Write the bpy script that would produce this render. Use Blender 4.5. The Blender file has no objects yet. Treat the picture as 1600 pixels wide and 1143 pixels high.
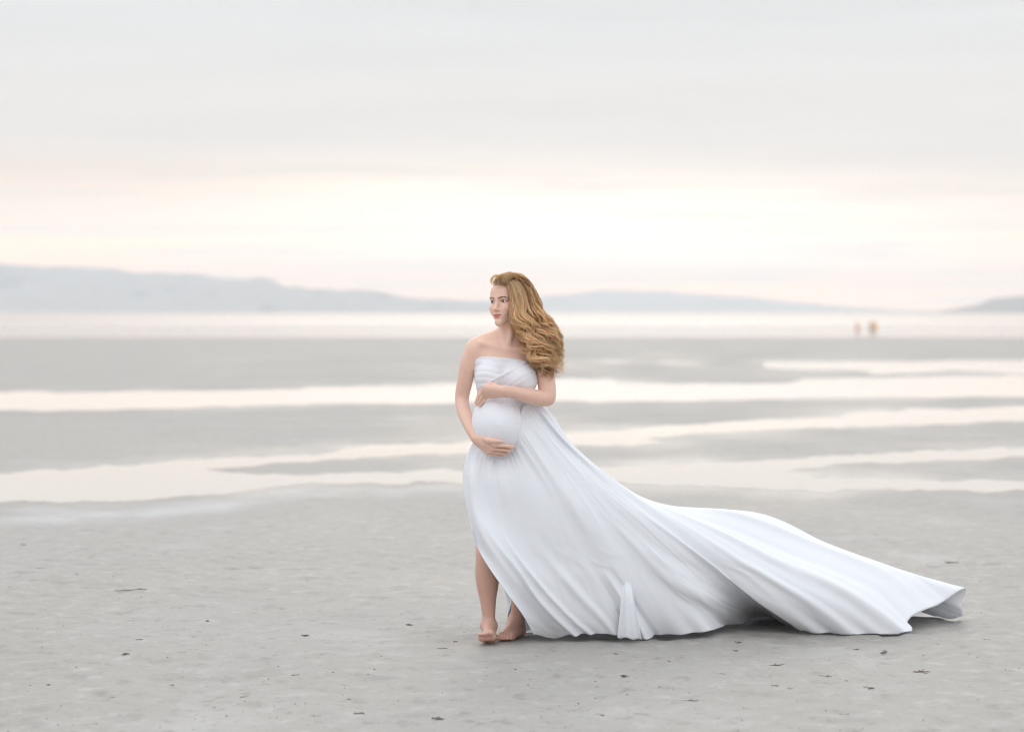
import bpy, bmesh, math, random
import numpy as np
from mathutils import Vector, Matrix

# ------------------------------------------------------------------ camera, sky, sun, exposure
SC = bpy.context.scene
COL = SC.collection
F = 3778.0            # focal length in photo pixels (85 mm on a 36 mm frame, 1600 px wide)
CAMH = 1.51           # eye height above the sand
HOR = 488.0           # photo row of the horizon
D0 = 11.1             # distance of the woman

cam_d = bpy.data.cameras.new("camera")
cam = bpy.data.objects.new("camera", cam_d); COL.objects.link(cam)
cam.location = (0, 0, CAMH); cam.rotation_euler = (math.radians(90), 0, 0)
cam_d.sensor_width = 36.0; cam_d.lens = 85.0
cam_d.shift_y = -(571.5 - HOR) / 1600.0
cam_d.clip_start = 0.1; cam_d.clip_end = 120000.0
cam_d.dof.use_dof = True; cam_d.dof.focus_distance = 11.0; cam_d.dof.aperture_fstop = 2.2
SC.camera = cam

SUN_EL, SUN_AZ = math.radians(24.0), math.radians(2.0)
world = bpy.data.worlds.new("World"); SC.world = world; world.use_nodes = True
wn, wl = world.node_tree.nodes, world.node_tree.links
wn.clear()
def N(tree, kind, **kw):
    n = tree.nodes.new(kind)
    for k, v in kw.items():
        if k.startswith('i_'):
            n.inputs[k[2:].replace('_', ' ')].default_value = v
        else:
            setattr(n, k, v)
    return n
class G:
    """little expression builder for shader maths"""
    def __init__(self, tree): self.t = tree
    def sock(self, n, idx, v):
        if hasattr(v, 'is_output'): self.t.links.new(v, n.inputs[idx])
        else: n.inputs[idx].default_value = v
    def m(self, op, a, b=0.0, c=0.0, clamp=False):
        n = self.t.nodes.new('ShaderNodeMath'); n.operation = op; n.use_clamp = clamp
        self.sock(n, 0, a); self.sock(n, 1, b); self.sock(n, 2, c)
        return n.outputs[0]
    def ss(self, v, lo, hi, a=0.0, b=1.0, kind='SMOOTHSTEP'):
        n = self.t.nodes.new('ShaderNodeMapRange'); n.interpolation_type = kind
        for i, x in enumerate((v, lo, hi, a, b)): self.sock(n, i, x)
        return n.outputs[0]
    def mix(self, f, a, b, mode='MIX'):
        n = self.t.nodes.new('ShaderNodeMix'); n.data_type = 'RGBA'; n.blend_type = mode
        self.sock(n, 0, f); self.sock(n, 6, a); self.sock(n, 7, b)
        return n.outputs[2]
    def noise(self, vec, scale, detail=3.0, rough=0.5, dim='3D', dist=0.0):
        n = self.t.nodes.new('ShaderNodeTexNoise'); n.noise_dimensions = dim
        if vec is not None: self.t.links.new(vec, n.inputs['Vector'])
        n.inputs['Scale'].default_value = scale; n.inputs['Detail'].default_value = detail
        n.inputs['Roughness'].default_value = rough; n.inputs['Distortion'].default_value = dist
        return n.outputs[0]
    def xyz(self, x, y, z):
        n = self.t.nodes.new('ShaderNodeCombineXYZ')
        for i, v in enumerate((x, y, z)): self.sock(n, i, v)
        return n.outputs[0]
    def sep(self, v):
        n = self.t.nodes.new('ShaderNodeSeparateXYZ'); self.t.links.new(v, n.inputs[0]); return n.outputs
    def scale(self, col, f):
        n = self.t.nodes.new('ShaderNodeVectorMath'); n.operation = 'SCALE'
        self.t.links.new(col, n.inputs[0]); self.sock(n, 3, f); return n.outputs[0]

g = G(world.node_tree)
tc = wn.new('ShaderNodeTexCoord')
sx, sy, sz = g.sep(tc.outputs['Generated'])
sky = wn.new('ShaderNodeTexSky'); sky.sky_type = 'NISHITA'; sky.sun_disc = False
sky.sun_elevation = SUN_EL; sky.sun_rotation = SUN_AZ
sky.air_density = 1.0; sky.dust_density = 2.0; sky.ozone_density = 1.0
hl = g.m('SQRT', g.m('ADD', g.m('ADD', g.m('MULTIPLY', sx, sx), g.m('MULTIPLY', sy, sy)), 1e-6))
ax = g.m('DIVIDE', sx, hl)                       # sine of the azimuth
ay = g.m('DIVIDE', sy, hl)                       # 1 towards the sunset, -1 behind the camera
zc = g.m('MAXIMUM', sz, 0.0)
# overcast deck; brightness ramp above the view is shaped to front-light gown and skin
strk = g.xyz(g.m('MULTIPLY', ax, 3.0), g.m('MULTIPLY', ay, 3.0), g.m('MULTIPLY', sz, 42.0))
n1 = g.noise(strk, 1.6, 4.0, 0.5)
strk2 = g.xyz(g.m('MULTIPLY', ax, 6.0), g.m('MULTIPLY', ay, 6.0), g.m('MULTIPLY', sz, 170.0))
n2 = g.noise(strk2, 1.3, 4.0, 0.55, dist=0.3)
deck_l = g.m('MULTIPLY', g.m('ADD', g.ss(zc, 0.05, 0.125, 0.755, 0.73), g.ss(zc, 0.11, 0.36, 0.0, 0.53)), g.ss(n1, 0.2, 0.8, 0.955, 1.045))
deck = g.scale(g.mix(g.ss(zc, 0.06, 0.125), (1.07, 0.998, 0.935, 1), g.mix(g.ss(zc, 0.12, 0.5), (1.0, 1.0, 1.0, 1), (0.985, 1.0, 1.035, 1))), g.m('MULTIPLY', deck_l, 1.1))
# the open strip between the deck and the horizon: thin veils over the clear sky, glowing round the sunset
glow = g.m('POWER', g.m('MAXIMUM', g.m('ADD', g.m('MULTIPLY', ay, 0.5), 0.5), 0.0), 18.0)
side = g.ss(g.m('ABSOLUTE', g.m('SUBTRACT', ax, 0.045)), 0.02, 0.24)
veil = g.mix(g.ss(zc, 0.012, 0.045), (2.25, 1.14, 0.50, 1), (1.10, 0.87, 0.735, 1))
veil = g.mix(g.m('MULTIPLY', g.m('SUBTRACT', 1.0, side), g.ss(zc, 0.008, 0.022)), veil, (1.27, 1.085, 0.905, 1))
veil = g.mix(g.m('MULTIPLY', g.ss(n2, 0.47, 0.66), 0.85), veil, (0.92, 0.80, 0.725, 1))
veil = g.scale(veil, g.m('MULTIPLY', g.m('ADD', 0.55, g.m('MULTIPLY', glow, 0.50)), g.m('MULTIPLY', g.ss(zc, 0.0, 0.06, 2.05, 0.90, 'LINEAR'), g.ss(side, 0.0, 1.0, 1.0, 0.90))))
clear = g.scale(sky.outputs[0], 0.10)
strip = g.mix(0.94, clear, veil)
zb = g.m('ADD', g.m('SUBTRACT', 0.0605, g.m('MULTIPLY', ax, 0.020)), g.m('MULTIPLY', g.m('SUBTRACT', n1, 0.5), 0.016))
zb = g.m('ADD', zb, g.m('MULTIPLY', g.m('SUBTRACT', n2, 0.5), 0.004))
cover = g.ss(g.m('SUBTRACT', sz, zb), -0.015, 0.011)
allsky = g.mix(cover, strip, deck)
bg = wn.new('ShaderNodeBackground'); bg.inputs[1].default_value = 0.1
wl.new(g.scale(allsky, 10.0), bg.inputs[0])
wo = wn.new('ShaderNodeOutputWorld'); wl.new(bg.outputs[0], wo.inputs[0])

sun_d = bpy.data.lights.new("sun", 'SUN'); sun_d.energy = 0.5; sun_d.angle = math.radians(24.0)
sun_d.color = (1.0, 0.90, 0.78)
sun = bpy.data.objects.new("sun", sun_d); COL.objects.link(sun)
sd = Vector((math.sin(SUN_AZ) * math.cos(SUN_EL), math.cos(SUN_AZ) * math.cos(SUN_EL), math.sin(SUN_EL)))
sun.rotation_euler = sd.to_track_quat('Z', 'Y').to_euler()

vs = SC.view_settings
vs.view_transform = 'Standard'; vs.look = 'None'; vs.exposure = 0.0; vs.gamma = 1.0; vs.use_curve_mapping = False
SC.render.engine = 'CYCLES'
SC.cycles.use_denoising = True
SC.cycles.denoising_prefilter = 'ACCURATE'; SC.cycles.denoising_input_passes = 'RGB_ALBEDO_NORMAL'
SC.cycles.filter_width = 1.2
SC.cycles.max_bounces = 8; SC.cycles.diffuse_bounces = 5; SC.cycles.glossy_bounces = 3
SC.cycles.transmission_bounces = 6; SC.cycles.volume_bounces = 1; SC.cycles.transparent_max_bounces = 8
SC.cycles.caustics_reflective = False; SC.cycles.caustics_refractive = False

# ------------------------------------------------------------------ helpers
def W(px, py, dy=0.0):
    """photo pixel + depth relative to the woman's plane -> world point"""
    d = D0 + dy
    return np.array(((px - 800.0) * d / F, d, CAMH - (py - HOR) * d / F))
def WG(px, py, z=0.0):
    """photo pixel -> point on the ground at height z"""
    d = (CAMH - z) * F / (py - HOR)
    return np.array(((px - 800.0) * d / F, d, z))

def tag(o, label=None, cat=None, group=None, kind=None):
    if label: o['label'] = label
    if cat: o['category'] = cat
    if group: o['group'] = group
    if kind: o['kind'] = kind
    return o
def mesh_obj(name, verts, faces, mat=None, parent=None, smooth=True):
    me = bpy.data.meshes.new(name)
    verts = np.asarray(verts, dtype=np.float32)
    if isinstance(faces, np.ndarray):
        k = faces.shape[1]
        me.vertices.add(len(verts)); me.vertices.foreach_set('co', verts.ravel())
        me.loops.add(faces.size); me.loops.foreach_set('vertex_index', faces.astype(np.int32).ravel())
        me.polygons.add(len(faces))
        me.polygons.foreach_set('loop_start', np.arange(0, faces.size, k, dtype=np.int32))
        me.polygons.foreach_set('loop_total', np.full(len(faces), k, dtype=np.int32))
        me.update(calc_edges=True); me.validate()
    else:
        me.from_pydata([tuple(v) for v in verts], [], [tuple(f) for f in faces]); me.update()
    if smooth: me.polygons.foreach_set('use_smooth', np.ones(len(me.polygons), dtype=bool))
    if mat: me.materials.append(mat)
    o = bpy.data.objects.new(name, me); COL.objects.link(o)
    if parent: o.parent = parent; o.matrix_parent_inverse = parent.matrix_world.inverted()
    return o
def color_attr(o, name, cols):
    a = o.data.color_attributes.new(name, 'FLOAT_COLOR', 'POINT')
    c = np.ones((len(o.data.vertices), 4), dtype=np.float32); c[:, :3] = cols
    a.data.foreach_set('color', c.ravel())
def material(name):
    m = bpy.data.materials.new(name); m.use_nodes = True
    nt = m.node_tree; b = nt.nodes['Principled BSDF']
    return m, nt, b, G(nt)
def bump(nt, b, h, strength=0.3, dist=0.01, normal=None):
    n = nt.nodes.new('ShaderNodeBump'); n.inputs['Strength'].default_value = strength
    n.inputs['Distance'].default_value = dist; nt.links.new(h, n.inputs['Height'])
    if normal is not None: nt.links.new(normal, n.inputs['Normal'])
    nt.links.new(n.outputs[0], b.inputs['Normal']); return n.outputs[0]

# lattice noise in numpy
def _hash(ix, iy, seed):
    h = (ix.astype(np.int64) * 374761393 + iy.astype(np.int64) * 668265263 + seed * 1442695041) & 0x7fffffff
    h = ((h ^ (h >> 13)) * 1274126177) & 0x7fffffff
    return ((h ^ (h >> 16)) & 0xffff) / 65535.0
def vnoise(x, y, seed=0):
    ix, iy = np.floor(x), np.floor(y); fx, fy = x - ix, y - iy
    fx = fx * fx * fx * (fx * (fx * 6 - 15) + 10); fy = fy * fy * fy * (fy * (fy * 6 - 15) + 10)
    a, b = _hash(ix, iy, seed), _hash(ix + 1, iy, seed); c, d = _hash(ix, iy + 1, seed), _hash(ix + 1, iy + 1, seed)
    return (a + (b - a) * fx) * (1 - fy) + (c + (d - c) * fx) * fy - 0.5
def fbm(x, y, oct=4, seed=0, gain=0.5):
    r, a = 0.0, 1.0
    for i in range(oct):
        r = r + a * vnoise(x, y, seed + i); x = x * 2.03 + 7.1; y = y * 2.03 + 3.7; a *= gain
    return r

# ------------------------------------------------------------------ ground
SHORE_Y, LAKE_Z = 205.0, -0.5
def base_z(y):
    t = np.clip((y - 85.0) / (SHORE_Y - 85.0), 0, 1)
    z = LAKE_Z * t * t * (3 - 2 * t) * 0.7 + LAKE_Z * 0.3 * t
    return np.where(y > SHORE_Y, LAKE_Z - np.clip((y - SHORE_Y) * 0.012, 0, 2.5), z)
FOOTPRINTS = [(0.03 + 0.055 * k + (0.10 if k % 2 else -0.06), 11.55 + 0.52 * k) for k in range(1, 6)]
def relief(x, y):
    f = 1 - np.clip((y - 14.0) / 3.5, 0, 1); f = f * f * (3 - 2 * f)
    r = 0.018 * fbm(x * 0.9, y * 0.55, 3, 5)
    r = r + 0.009 * fbm(x * 4.0, y * 3.0, 3, 21) + 0.005 * fbm(x * 13, y * 9.0, 2, 40)
    # shallow scuffs and old footprints
    s = fbm(x * 5.5 + 3, y * 4.2, 2, 77)
    r = r - 0.010 * np.clip(s - 0.25, 0, 0.2) * 5
    for fx_, fy2 in FOOTPRINTS:                                       # her trail of footprints
        e_ = np.sqrt(((x - fx_) / 0.045) ** 2 + ((y - fy2) / 0.115) ** 2)
        r = r - 0.016 * np.clip(1.15 - e_, 0, 1) ** 0.7 + 0.006 * np.exp(-((e_ - 1.25) / 0.18) ** 2)
    return r * f
def geo(a, b, n):
    return a * (b / a) ** (np.arange(1, n + 1) / n)
xl = np.concatenate([-geo(3.6, 13000, 70)[::-1], np.linspace(-3.6, 3.6, 361), geo(3.6, 13000, 70)])
yl = np.concatenate([-geo(2.0, 2500, 20)[::-1], np.array([0.0, 2.0, 4.0, 5.5, 6.5]), np.linspace(7.2, 14.2, 320),
                     14.2 + geo(0.025, 30400, 190)])
XX, YY = np.meshgrid(xl, yl)
fx = 1 - np.clip((np.abs(XX) - 3.3) / 0.3, 0, 1)
fy = np.clip((YY - 6.5) / 0.8, 0, 1)
REL = relief(XX, YY) * fx * fy
REL = REL * (1 - 0.75 * np.exp(-((XX + 0.07) ** 2 + (YY - 11.05) ** 2) / 0.25 ** 2))     # trodden flat under the feet
ZZ = base_z(YY) + REL
nx_, ny_ = len(xl), len(yl)
idx = np.arange(nx_ * ny_).reshape(ny_, nx_)
gf = np.stack([idx[:-1, :-1], idx[:-1, 1:], idx[1:, 1:], idx[1:, :-1]], -1).reshape(-1, 4)

m_sand, nt, b, g = material("wet_sand_flat")
geo_n = nt.nodes.new('ShaderNodeNewGeometry'); P = geo_n.outputs['Position']
px_, py_, pz_ = g.sep(P)
big = g.noise(g.xyz(g.m('MULTIPLY', px_, 0.28), g.m('MULTIPLY', py_, 0.17), 0.0), 1.0, 4, 0.55, dist=0.4)
mid = g.noise(g.xyz(g.m('MULTIPLY', px_, 1.1), g.m('MULTIPLY', py_, 0.85), 3.0), 1.0, 5, 0.6)
fine = g.noise(g.xyz(g.m('MULTIPLY', px_, 9.0), g.m('MULTIPLY', py_, 6.0), 5.0), 1.0, 5, 0.62)
grain = g.noise(P, 190.0, 2, 0.6)
speck = g.noise(g.xyz(g.m('MULTIPLY', px_, 30.0), g.m('MULTIPLY', py_, 22.0), 9.0), 1.0, 2, 0.5)
c = g.mix(g.ss(big, 0.36, 0.64), (0.285, 0.280, 0.268, 1), (0.350, 0.348, 0.340, 1))
c = g.mix(g.m('MULTIPLY', g.ss(mid, 0.54, 0.72), 0.55), c, (0.42, 0.426, 0.43, 1))     # salt bloom
c = g.mix(g.m('MULTIPLY', g.ss(mid, 0.46, 0.30), 0.5), c, (0.262, 0.255, 0.242, 1))
c = g.mix(g.m('MULTIPLY', g.ss(fine, 0.53, 0.68), 0.6), c, (0.41, 0.413, 0.413, 1))
c = g.mix(g.m('MULTIPLY', g.ss(fine, 0.45, 0.30), 0.75), c, (0.225, 0.217, 0.205, 1))
c = g.mix(g.m('MULTIPLY', g.ss(speck, 0.62, 0.72), 0.55), c, (0.20, 0.185, 0.165, 1))
sa_ = nt.nodes.new('ShaderNodeAttribute'); sa_.attribute_name = 'salt'
c = g.mix(g.m('MULTIPLY', sa_.outputs['Fac'], g.ss(mid, 0.36, 0.60, 0.25, 0.95)), c, (0.47, 0.48, 0.50, 1))
c = g.mix(0.12, c, g.mix(grain, (0.25, 0.24, 0.23, 1), (0.55, 0.54, 0.52, 1)))
wa = nt.nodes.new('ShaderNodeAttribute'); wa.attribute_name = 'wet'
wetn = g.m('MULTIPLY', g.m('POWER', wa.outputs['Fac'], 0.8), g.ss(mid, 0.30, 0.62, 0.55, 1.0), clamp=True)
nt.links.new(g.m('SUBTRACT', g.ss(big, 0.35, 0.65, 0.58, 0.78), g.m('MULTIPLY', wetn, 0.22)), b.inputs['Roughness'])
nt.links.new(g.mix(g.m('MULTIPLY', wetn, 0.85), g.mix(1.0, c, (1.02, 1.005, 0.982, 1), 'MULTIPLY'), (0.255, 0.245, 0.232, 1)), b.inputs['Base Color'])
b.inputs['Specular IOR Level'].default_value = 0.28
h = g.m('ADD', g.m('MULTIPLY', fine, 1.0), g.m('ADD', g.m('MULTIPLY', grain, 0.08), g.m('MULTIPLY', mid, 1.4)))
bump(nt, b, h, 0.8, 0.014)
ground = mesh_obj("ground", np.stack([XX, YY, ZZ], -1).reshape(-1, 3), gf, m_sand)
tag(ground, "pale grey wet sand flat reaching to the lake", None, None, 'structure')
def ground_z(x, y):
    fxx = 1 - np.clip((np.abs(x) - 3.3) / 0.3, 0, 1); fyy = np.clip((y - 6.5) / 0.8, 0, 1)
    r = relief(np.asarray(x), np.asarray(y)) * fxx * fyy
    return base_z(np.asarray(y)) + r * (1 - 0.75 * np.exp(-((x + 0.07) ** 2 + (y - 11.05) ** 2) / 0.25 ** 2))

# ------------------------------------------------------------------ water
def water_mat(name, rough_near, rough_far, d0, d1, base, bscale, bstr):
    m, nt, b, g = material(name)
    gn = nt.nodes.new('ShaderNodeNewGeometry'); P = gn.outputs['Position']
    x, y, z = g.sep(P)
    b.inputs['Base Color'].default_value = (*base, 1)
    b.inputs['IOR'].default_value = 1.42
    nt.links.new(g.ss(y, d0, d1, rough_near, rough_far), b.inputs['Roughness'])
    n = g.noise(g.xyz(g.m('MULTIPLY', x, bscale * 0.5), g.m('MULTIPLY', y, bscale), 0.0), 1.0, 3, 0.5)
    bump(nt, b, n, bstr, 0.02)
    return m
m_pool = water_mat("shallow_pool_water", 0.05, 0.10, 15, 70, (0.60, 0.525, 0.45), 1.4, 0.02)
m_lake = water_mat("lake_water", 0.10, 0.46, 280, 700, (0.42, 0.36, 0.325), 0.12, 0.03)

def densify(poly, amp, seed):
    """ground polygon with an uneven natural edge; points given in photo pixels"""
    out = []; rnd = np.random.RandomState(seed); n = len(poly)
    for i in range(n):
        a, c2 = np.array(poly[i], float), np.array(poly[(i + 1) % n], float)
        k = max(1, int(np.hypot(*(c2 - a)) / 4.0))
        for j in range(k): out.append(a + (c2 - a) * j / k)
    out = np.array(out); s = np.arange(len(out))
    wob = fbm(s * 0.06 + seed * 17.3, s * 0 + seed, 5, seed, 0.6) * amp
    depth_amp = (out[:, 1] - HOR) / 200.0
    out[:, 1] += wob * np.clip(depth_amp, 0.25, 1.6)
    out[:, 0] += fbm(s * 0.12 + 50, s * 0 + seed, 4, seed + 9, 0.6) * 12
    return out
POOLS = {
 'far': [(-1500,630),(-800,620),(-260,616),(0,613),(150,611),(300,611),(450,607),(600,603),(700,602),(870,592),(955,593),(968,599),(1060,600),(1230,599),(1258,592),(1300,591),(1380,591),(1480,588),(1600,587),(1860,584),(2500,588),(3000,600),
         (2500,612),(1860,617),(1600,619),(1400,622),(1000,626),(870,627),(700,629),(400,634),(260,638),(130,641),(0,642),(-260,644),(-800,640)],
 'upper': [(1187,566),(1300,564),(1450,564),(1600,563),(1850,562),(2500,568),(1850,581),(1600,584),(1545,581),(1480,580),(1430,582),(1358,583),(1350,577),(1260,577),(1190,573)],
 'glint': [(868,561),(910,560),(957,563),(950,570),(900,571),(868,570)],
 'spot': [(1052,562),(1086,564),(1084,572),(1056,572)],
 'middle': [(-430,776),(-280,757),(0,741),(70,732),(200,724),(300,718),(450,713),(515,707),(540,701),(600,696),(715,689),(800,682),(885,675),(940,672),(1000,668),(1100,664),(1200,657),(1305,652),(1328,644),(1400,641),(1500,638),(1600,635),(1900,629),
            (1900,648),(1600,657),(1500,661),(1340,666),(1250,671),(1100,676),(1060,680),(1000,684),(1020,686),(1040,692),(960,697),(895,698),(800,702),(715,706),(600,714),(500,721),(420,726),(320,731),
            (405,740),(500,741),(600,737),(725,733),(830,730),(930,727),(1000,726),(1100,722),(1200,718),(1300,713),(1450,704),(1600,700),(1900,690),
            (1900,703),(1600,712),(1530,716),(1450,723),(1350,725),(1260,730),(1225,736),(1290,742),(1262,747),(1400,750),(1600,751),(1900,755),
            (1900,775),(1600,769),(1400,768),(1180,762),(1040,757),(980,753),(850,752),(725,752),(600,754),(470,757),(425,761),(400,766),(350,772),(230,781),(100,784),(0,786),(-280,792)],
}
def earclip_mesh(name, pts3, mat, label):
    bm = bmesh.new(); vs_ = [bm.verts.new(p) for p in pts3]
    f = bm.faces.new(vs_); f.normal_update()
    if f.normal.z < 0: f.normal_flip()
    rim = [bm.verts.new((p[0], p[1], p[2] - 0.02)) for p in pts3]
    for i in range(len(rim)):
        j = (i + 1) % len(rim); bm.faces.new((vs_[i], vs_[j], rim[j], rim[i]))
    bmesh.ops.triangulate(bm, faces=bm.faces[:], ngon_method='BEAUTY')
    me = bpy.data.meshes.new(name); bm.to_mesh(me); bm.free(); me.materials.append(mat)
    o = bpy.data.objects.new(name, me); COL.objects.link(o)
    return tag(o, label, None, None, 'structure')
POOL_LABEL = {'far': "long band of still water crossing the whole flat, farthest of the long pools", 'upper': "narrow pool beyond the long band of water, below the distant people",
 'glint': "small glint of water on the far sand beside the woman's hair", 'spot': "tiny spot of water alone on the far sand",
 'middle': "branching shallow pool behind the woman's gown"}
rim_px = []
for i, (k, poly) in enumerate(POOLS.items()):
    dp = densify(poly, 4.2 if k not in ('spot', 'glint') else 2.0, i + 3); rim_px.append(dp)
    if k in ('glint', 'spot'): continue                    # only damp sand shines there
    earclip_mesh("tidal_pool", [WG(p[0], p[1], 0.003) for p in dp], m_pool, POOL_LABEL[k])
# sand stays wet near the pools
gv = np.stack([XX, YY], -1).reshape(-1, 2); gsel = np.where((gv[:, 1] > 15) & (gv[:, 1] < 120) & (np.abs(gv[:, 0]) < gv[:, 1] * 0.36))[0]
gpx = 800 + gv[gsel, 0] * F / gv[gsel, 1]; gpy = HOR + CAMH * F / gv[gsel, 1]
allr = np.concatenate(rim_px); wet = np.zeros(len(gv), np.float32)
for i in range(0, len(gsel), 4000):
    dx_ = (gpx[i:i + 4000, None] - allr[None, :, 0]) / 7.0; sc_ = np.clip((gpy[i:i + 4000, None] - HOR) / 180.0, .3, 2)
    dd = np.sqrt((dx_ ** 2 + (gpy[i:i + 4000, None] - allr[None, :, 1]) ** 2).min(1)) / sc_[:, 0]
    wet[gsel[i:i + 4000]] = np.clip(1 - dd / 10.0, 0, 1)
salt = np.zeros(len(gv), np.float32); mid_rim = rim_px[4]; low = mid_rim[(mid_rim[:, 1] > 748)]; low = low[np.argsort(low[:, 0])]
edge_y = np.interp(gpx, low[:, 0], low[:, 1]); off_ = gpy - edge_y
salt[gsel] = np.clip((off_ - 2) / 8, 0, 1) * np.clip((42 - off_ - 0.030 * np.clip(gpx, 0, 2000)) / 14, 0, 1)
at2 = ground.data.attributes.new('salt', 'FLOAT', 'POINT'); at2.data.foreach_set('value', salt)
at_ = ground.data.attributes.new('wet', 'FLOAT', 'POINT'); at_.data.foreach_set('value', wet)
# the lake: uneven shoreline then open water to the far hills
sx_ = np.concatenate([-geo(400, 12900, 20)[::-1], np.linspace(-400, 400, 240), geo(400, 12900, 20)])
shy = SHORE_Y + 5.0 * fbm(sx_ * 0.02, sx_ * 0, 4, 8) - 6.0 * np.clip((sx_ - 20) / 60, 0, 1)
rows = [shy - 28, shy + 40, shy + 150, shy + 600, shy + 3000, np.full_like(shy, 30350)]
lv = np.concatenate([np.stack([sx_, r, np.full_like(sx_, LAKE_Z + 0.03 + (0.0 if i else 0.0))], -1) for i, r in enumerate(rows)])
ii = np.arange(len(rows) * len(sx_)).reshape(len(rows), -1)
lf = np.stack([ii[:-1, :-1], ii[:-1, 1:], ii[1:, 1:], ii[1:, :-1]], -1).reshape(-1, 4)
lake = mesh_obj("lake", lv, lf, m_lake); tag(lake, "wide pale lake beyond the sand flats", None, None, 'structure')

# ------------------------------------------------------------------ mountains
m_hill, nt, b, g = material("mountain_rock_and_scrub")
gn = nt.nodes.new('ShaderNodeNewGeometry')
nn = g.noise(gn.outputs['Position'], 0.0016, 6, 0.6)
nt.links.new(g.mix(nn, (0.085, 0.085, 0.075, 1), (0.19, 0.175, 0.15, 1)), b.inputs['Base Color'])
b.inputs['Roughness'].default_value = 0.95
def ridge(name, crest, dist, depth, label, seed, rough=1.0):
    """crest: photo points of the skyline; a real range `depth` metres deep, its crest `dist` metres away"""
    c = np.array(crest, float); xs = np.linspace(c[0, 0], c[-1, 0], 260)
    top = np.interp(xs, c[:, 0], c[:, 1])
    ker = np.ones(5) / 5; top = np.convolve(np.pad(top, 2, 'edge'), ker, 'valid')
    env = np.clip((HOR - top) / 40, 0, 1)
    top = top - fbm(xs * 0.045, xs * 0, 4, seed) * 9 * rough * env
    X = (xs - 800) * dist / F; H = np.clip(CAMH + (HOR - top) * dist / F, -2, None)
    ts = np.linspace(-1, 1, 41); V = []
    for t in ts:
        prof = (1 - abs(t)) ** 1.15
        y = dist + t * depth * 0.5 + fbm(xs * 0.03, xs * 0 + t * 3, 3, seed + 4) * depth * 0.12
        z = H * prof * (1 + 0.55 * fbm(X * 0.0016, y * 0.0016, 5, seed + 7) * (1 - prof) ** 0.6 * 2 * (prof > 0)) - 3 * (prof <= 0.02)
        z = np.minimum(z, H)
        V.append(np.stack([X, y, z], -1))
    V = np.array(V); n, k = V.shape[:2]; I = np.arange(n * k).reshape(n, k)
    f = np.stack([I[:-1, :-1], I[:-1, 1:], I[1:, 1:], I[1:, :-1]], -1).reshape(-1, 4)
    return tag(mesh_obj(name, V.reshape(-1, 3), f, m_hill), label, None, None, 'structure')
ridge("mountain_range", [(-900,470),(-600,430),(-300,398),(-120,402),(0,408),(30,412),(70,416),(130,416),(180,420),(225,425),(243,428),(262,423),(280,424),(296,430),(318,430),(340,434),(372,437),(400,434),(412,434),(440,444),(466,450),(520,452),(560,453),(600,456),(630,462),(660,466),(720,468),(800,478),(880,489)],
      18000, 5000, "long blue grey mountain range fading to the right across the lake", 3, 0.5)
ridge("mountain_range", [(560,489),(640,478),(720,470),(800,466),(860,462),(900,457),(940,454),(980,451),(1010,454),(1060,456),(1100,460),(1160,463),(1210,468),(1260,473),(1320,478),(1420,484),(1520,489)],
      27000, 6000, "faint low mountain range on the far lake shore behind the woman", 13, 0.45)
ridge("mountain_range", [(1495,489),(1515,485),(1540,475),(1565,466),(1590,463),(1640,458),(1720,440),(1850,425),(2000,440),(2200,470),(2350,489)],
      11000, 3000, "nearer blue grey headland rising at the end of the lake", 23, 0.5)

# ------------------------------------------------------------------ haze
hv = [(x, y, z) for z in (-4.6, 520.0) for y in (-2700, 31000) for x in (-13500, 13500)]
hf = [(0, 2, 3, 1), (4, 5, 7, 6), (0, 1, 5, 4), (2, 6, 7, 3), (0, 4, 6, 2), (1, 3, 7, 5)]
m_haze = bpy.data.materials.new("haze_air"); m_haze.use_nodes = True
nt = m_haze.node_tree; nt.nodes.remove(nt.nodes['Principled BSDF'])
pv = nt.nodes.new('ShaderNodeVolumePrincipled'); pv.inputs['Density'].default_value = 8.4e-5
pv.inputs['Color'].default_value = (0.905, 0.965, 1.0, 1); pv.inputs['Anisotropy'].default_value = 0.0
nt.links.new(pv.outputs[0], nt.nodes['Material Output'].inputs['Volume'])
haze = mesh_obj("haze", hv, hf, m_haze, smooth=False)
tag(haze, "pale evening haze over the lake and mountains", None, None, 'stuff')

# ------------------------------------------------------------------ implicit surfaces -> one continuous mesh
def rc(a, b, ra, rb):
    a, b = np.asarray(a, np.float32), np.asarray(b, np.float32)
    ab = b - a; L2 = float(ab @ ab) + 1e-12
    def f(P):
        t = np.clip(((P - a) @ ab) / L2, 0, 1)
        return np.linalg.norm(P - a - t[..., None] * ab, axis=-1) - (ra + (rb - ra) * t)
    return f
def el(c, r, M=None):
    c, r = np.asarray(c, np.float32), np.asarray(r, np.float32)
    A = np.eye(3, dtype=np.float32) if M is None else np.asarray(M, np.float32)   # rows = local axes
    def f(P):
        q = (P - c) @ A.T
        k0 = np.linalg.norm(q / r, axis=-1); k1 = np.linalg.norm(q / (r * r), axis=-1)
        return k0 * (k0 - 1.0) / np.maximum(k1, 1e-6)
    return f
def smin(a, b, k):
    if k <= 0: return np.minimum(a, b)
    h = np.maximum(k - np.abs(a - b), 0) / k
    return np.minimum(a, b) - h * h * k * 0.25
def smax(a, b, k): return -smin(-a, -b, k)

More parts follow.
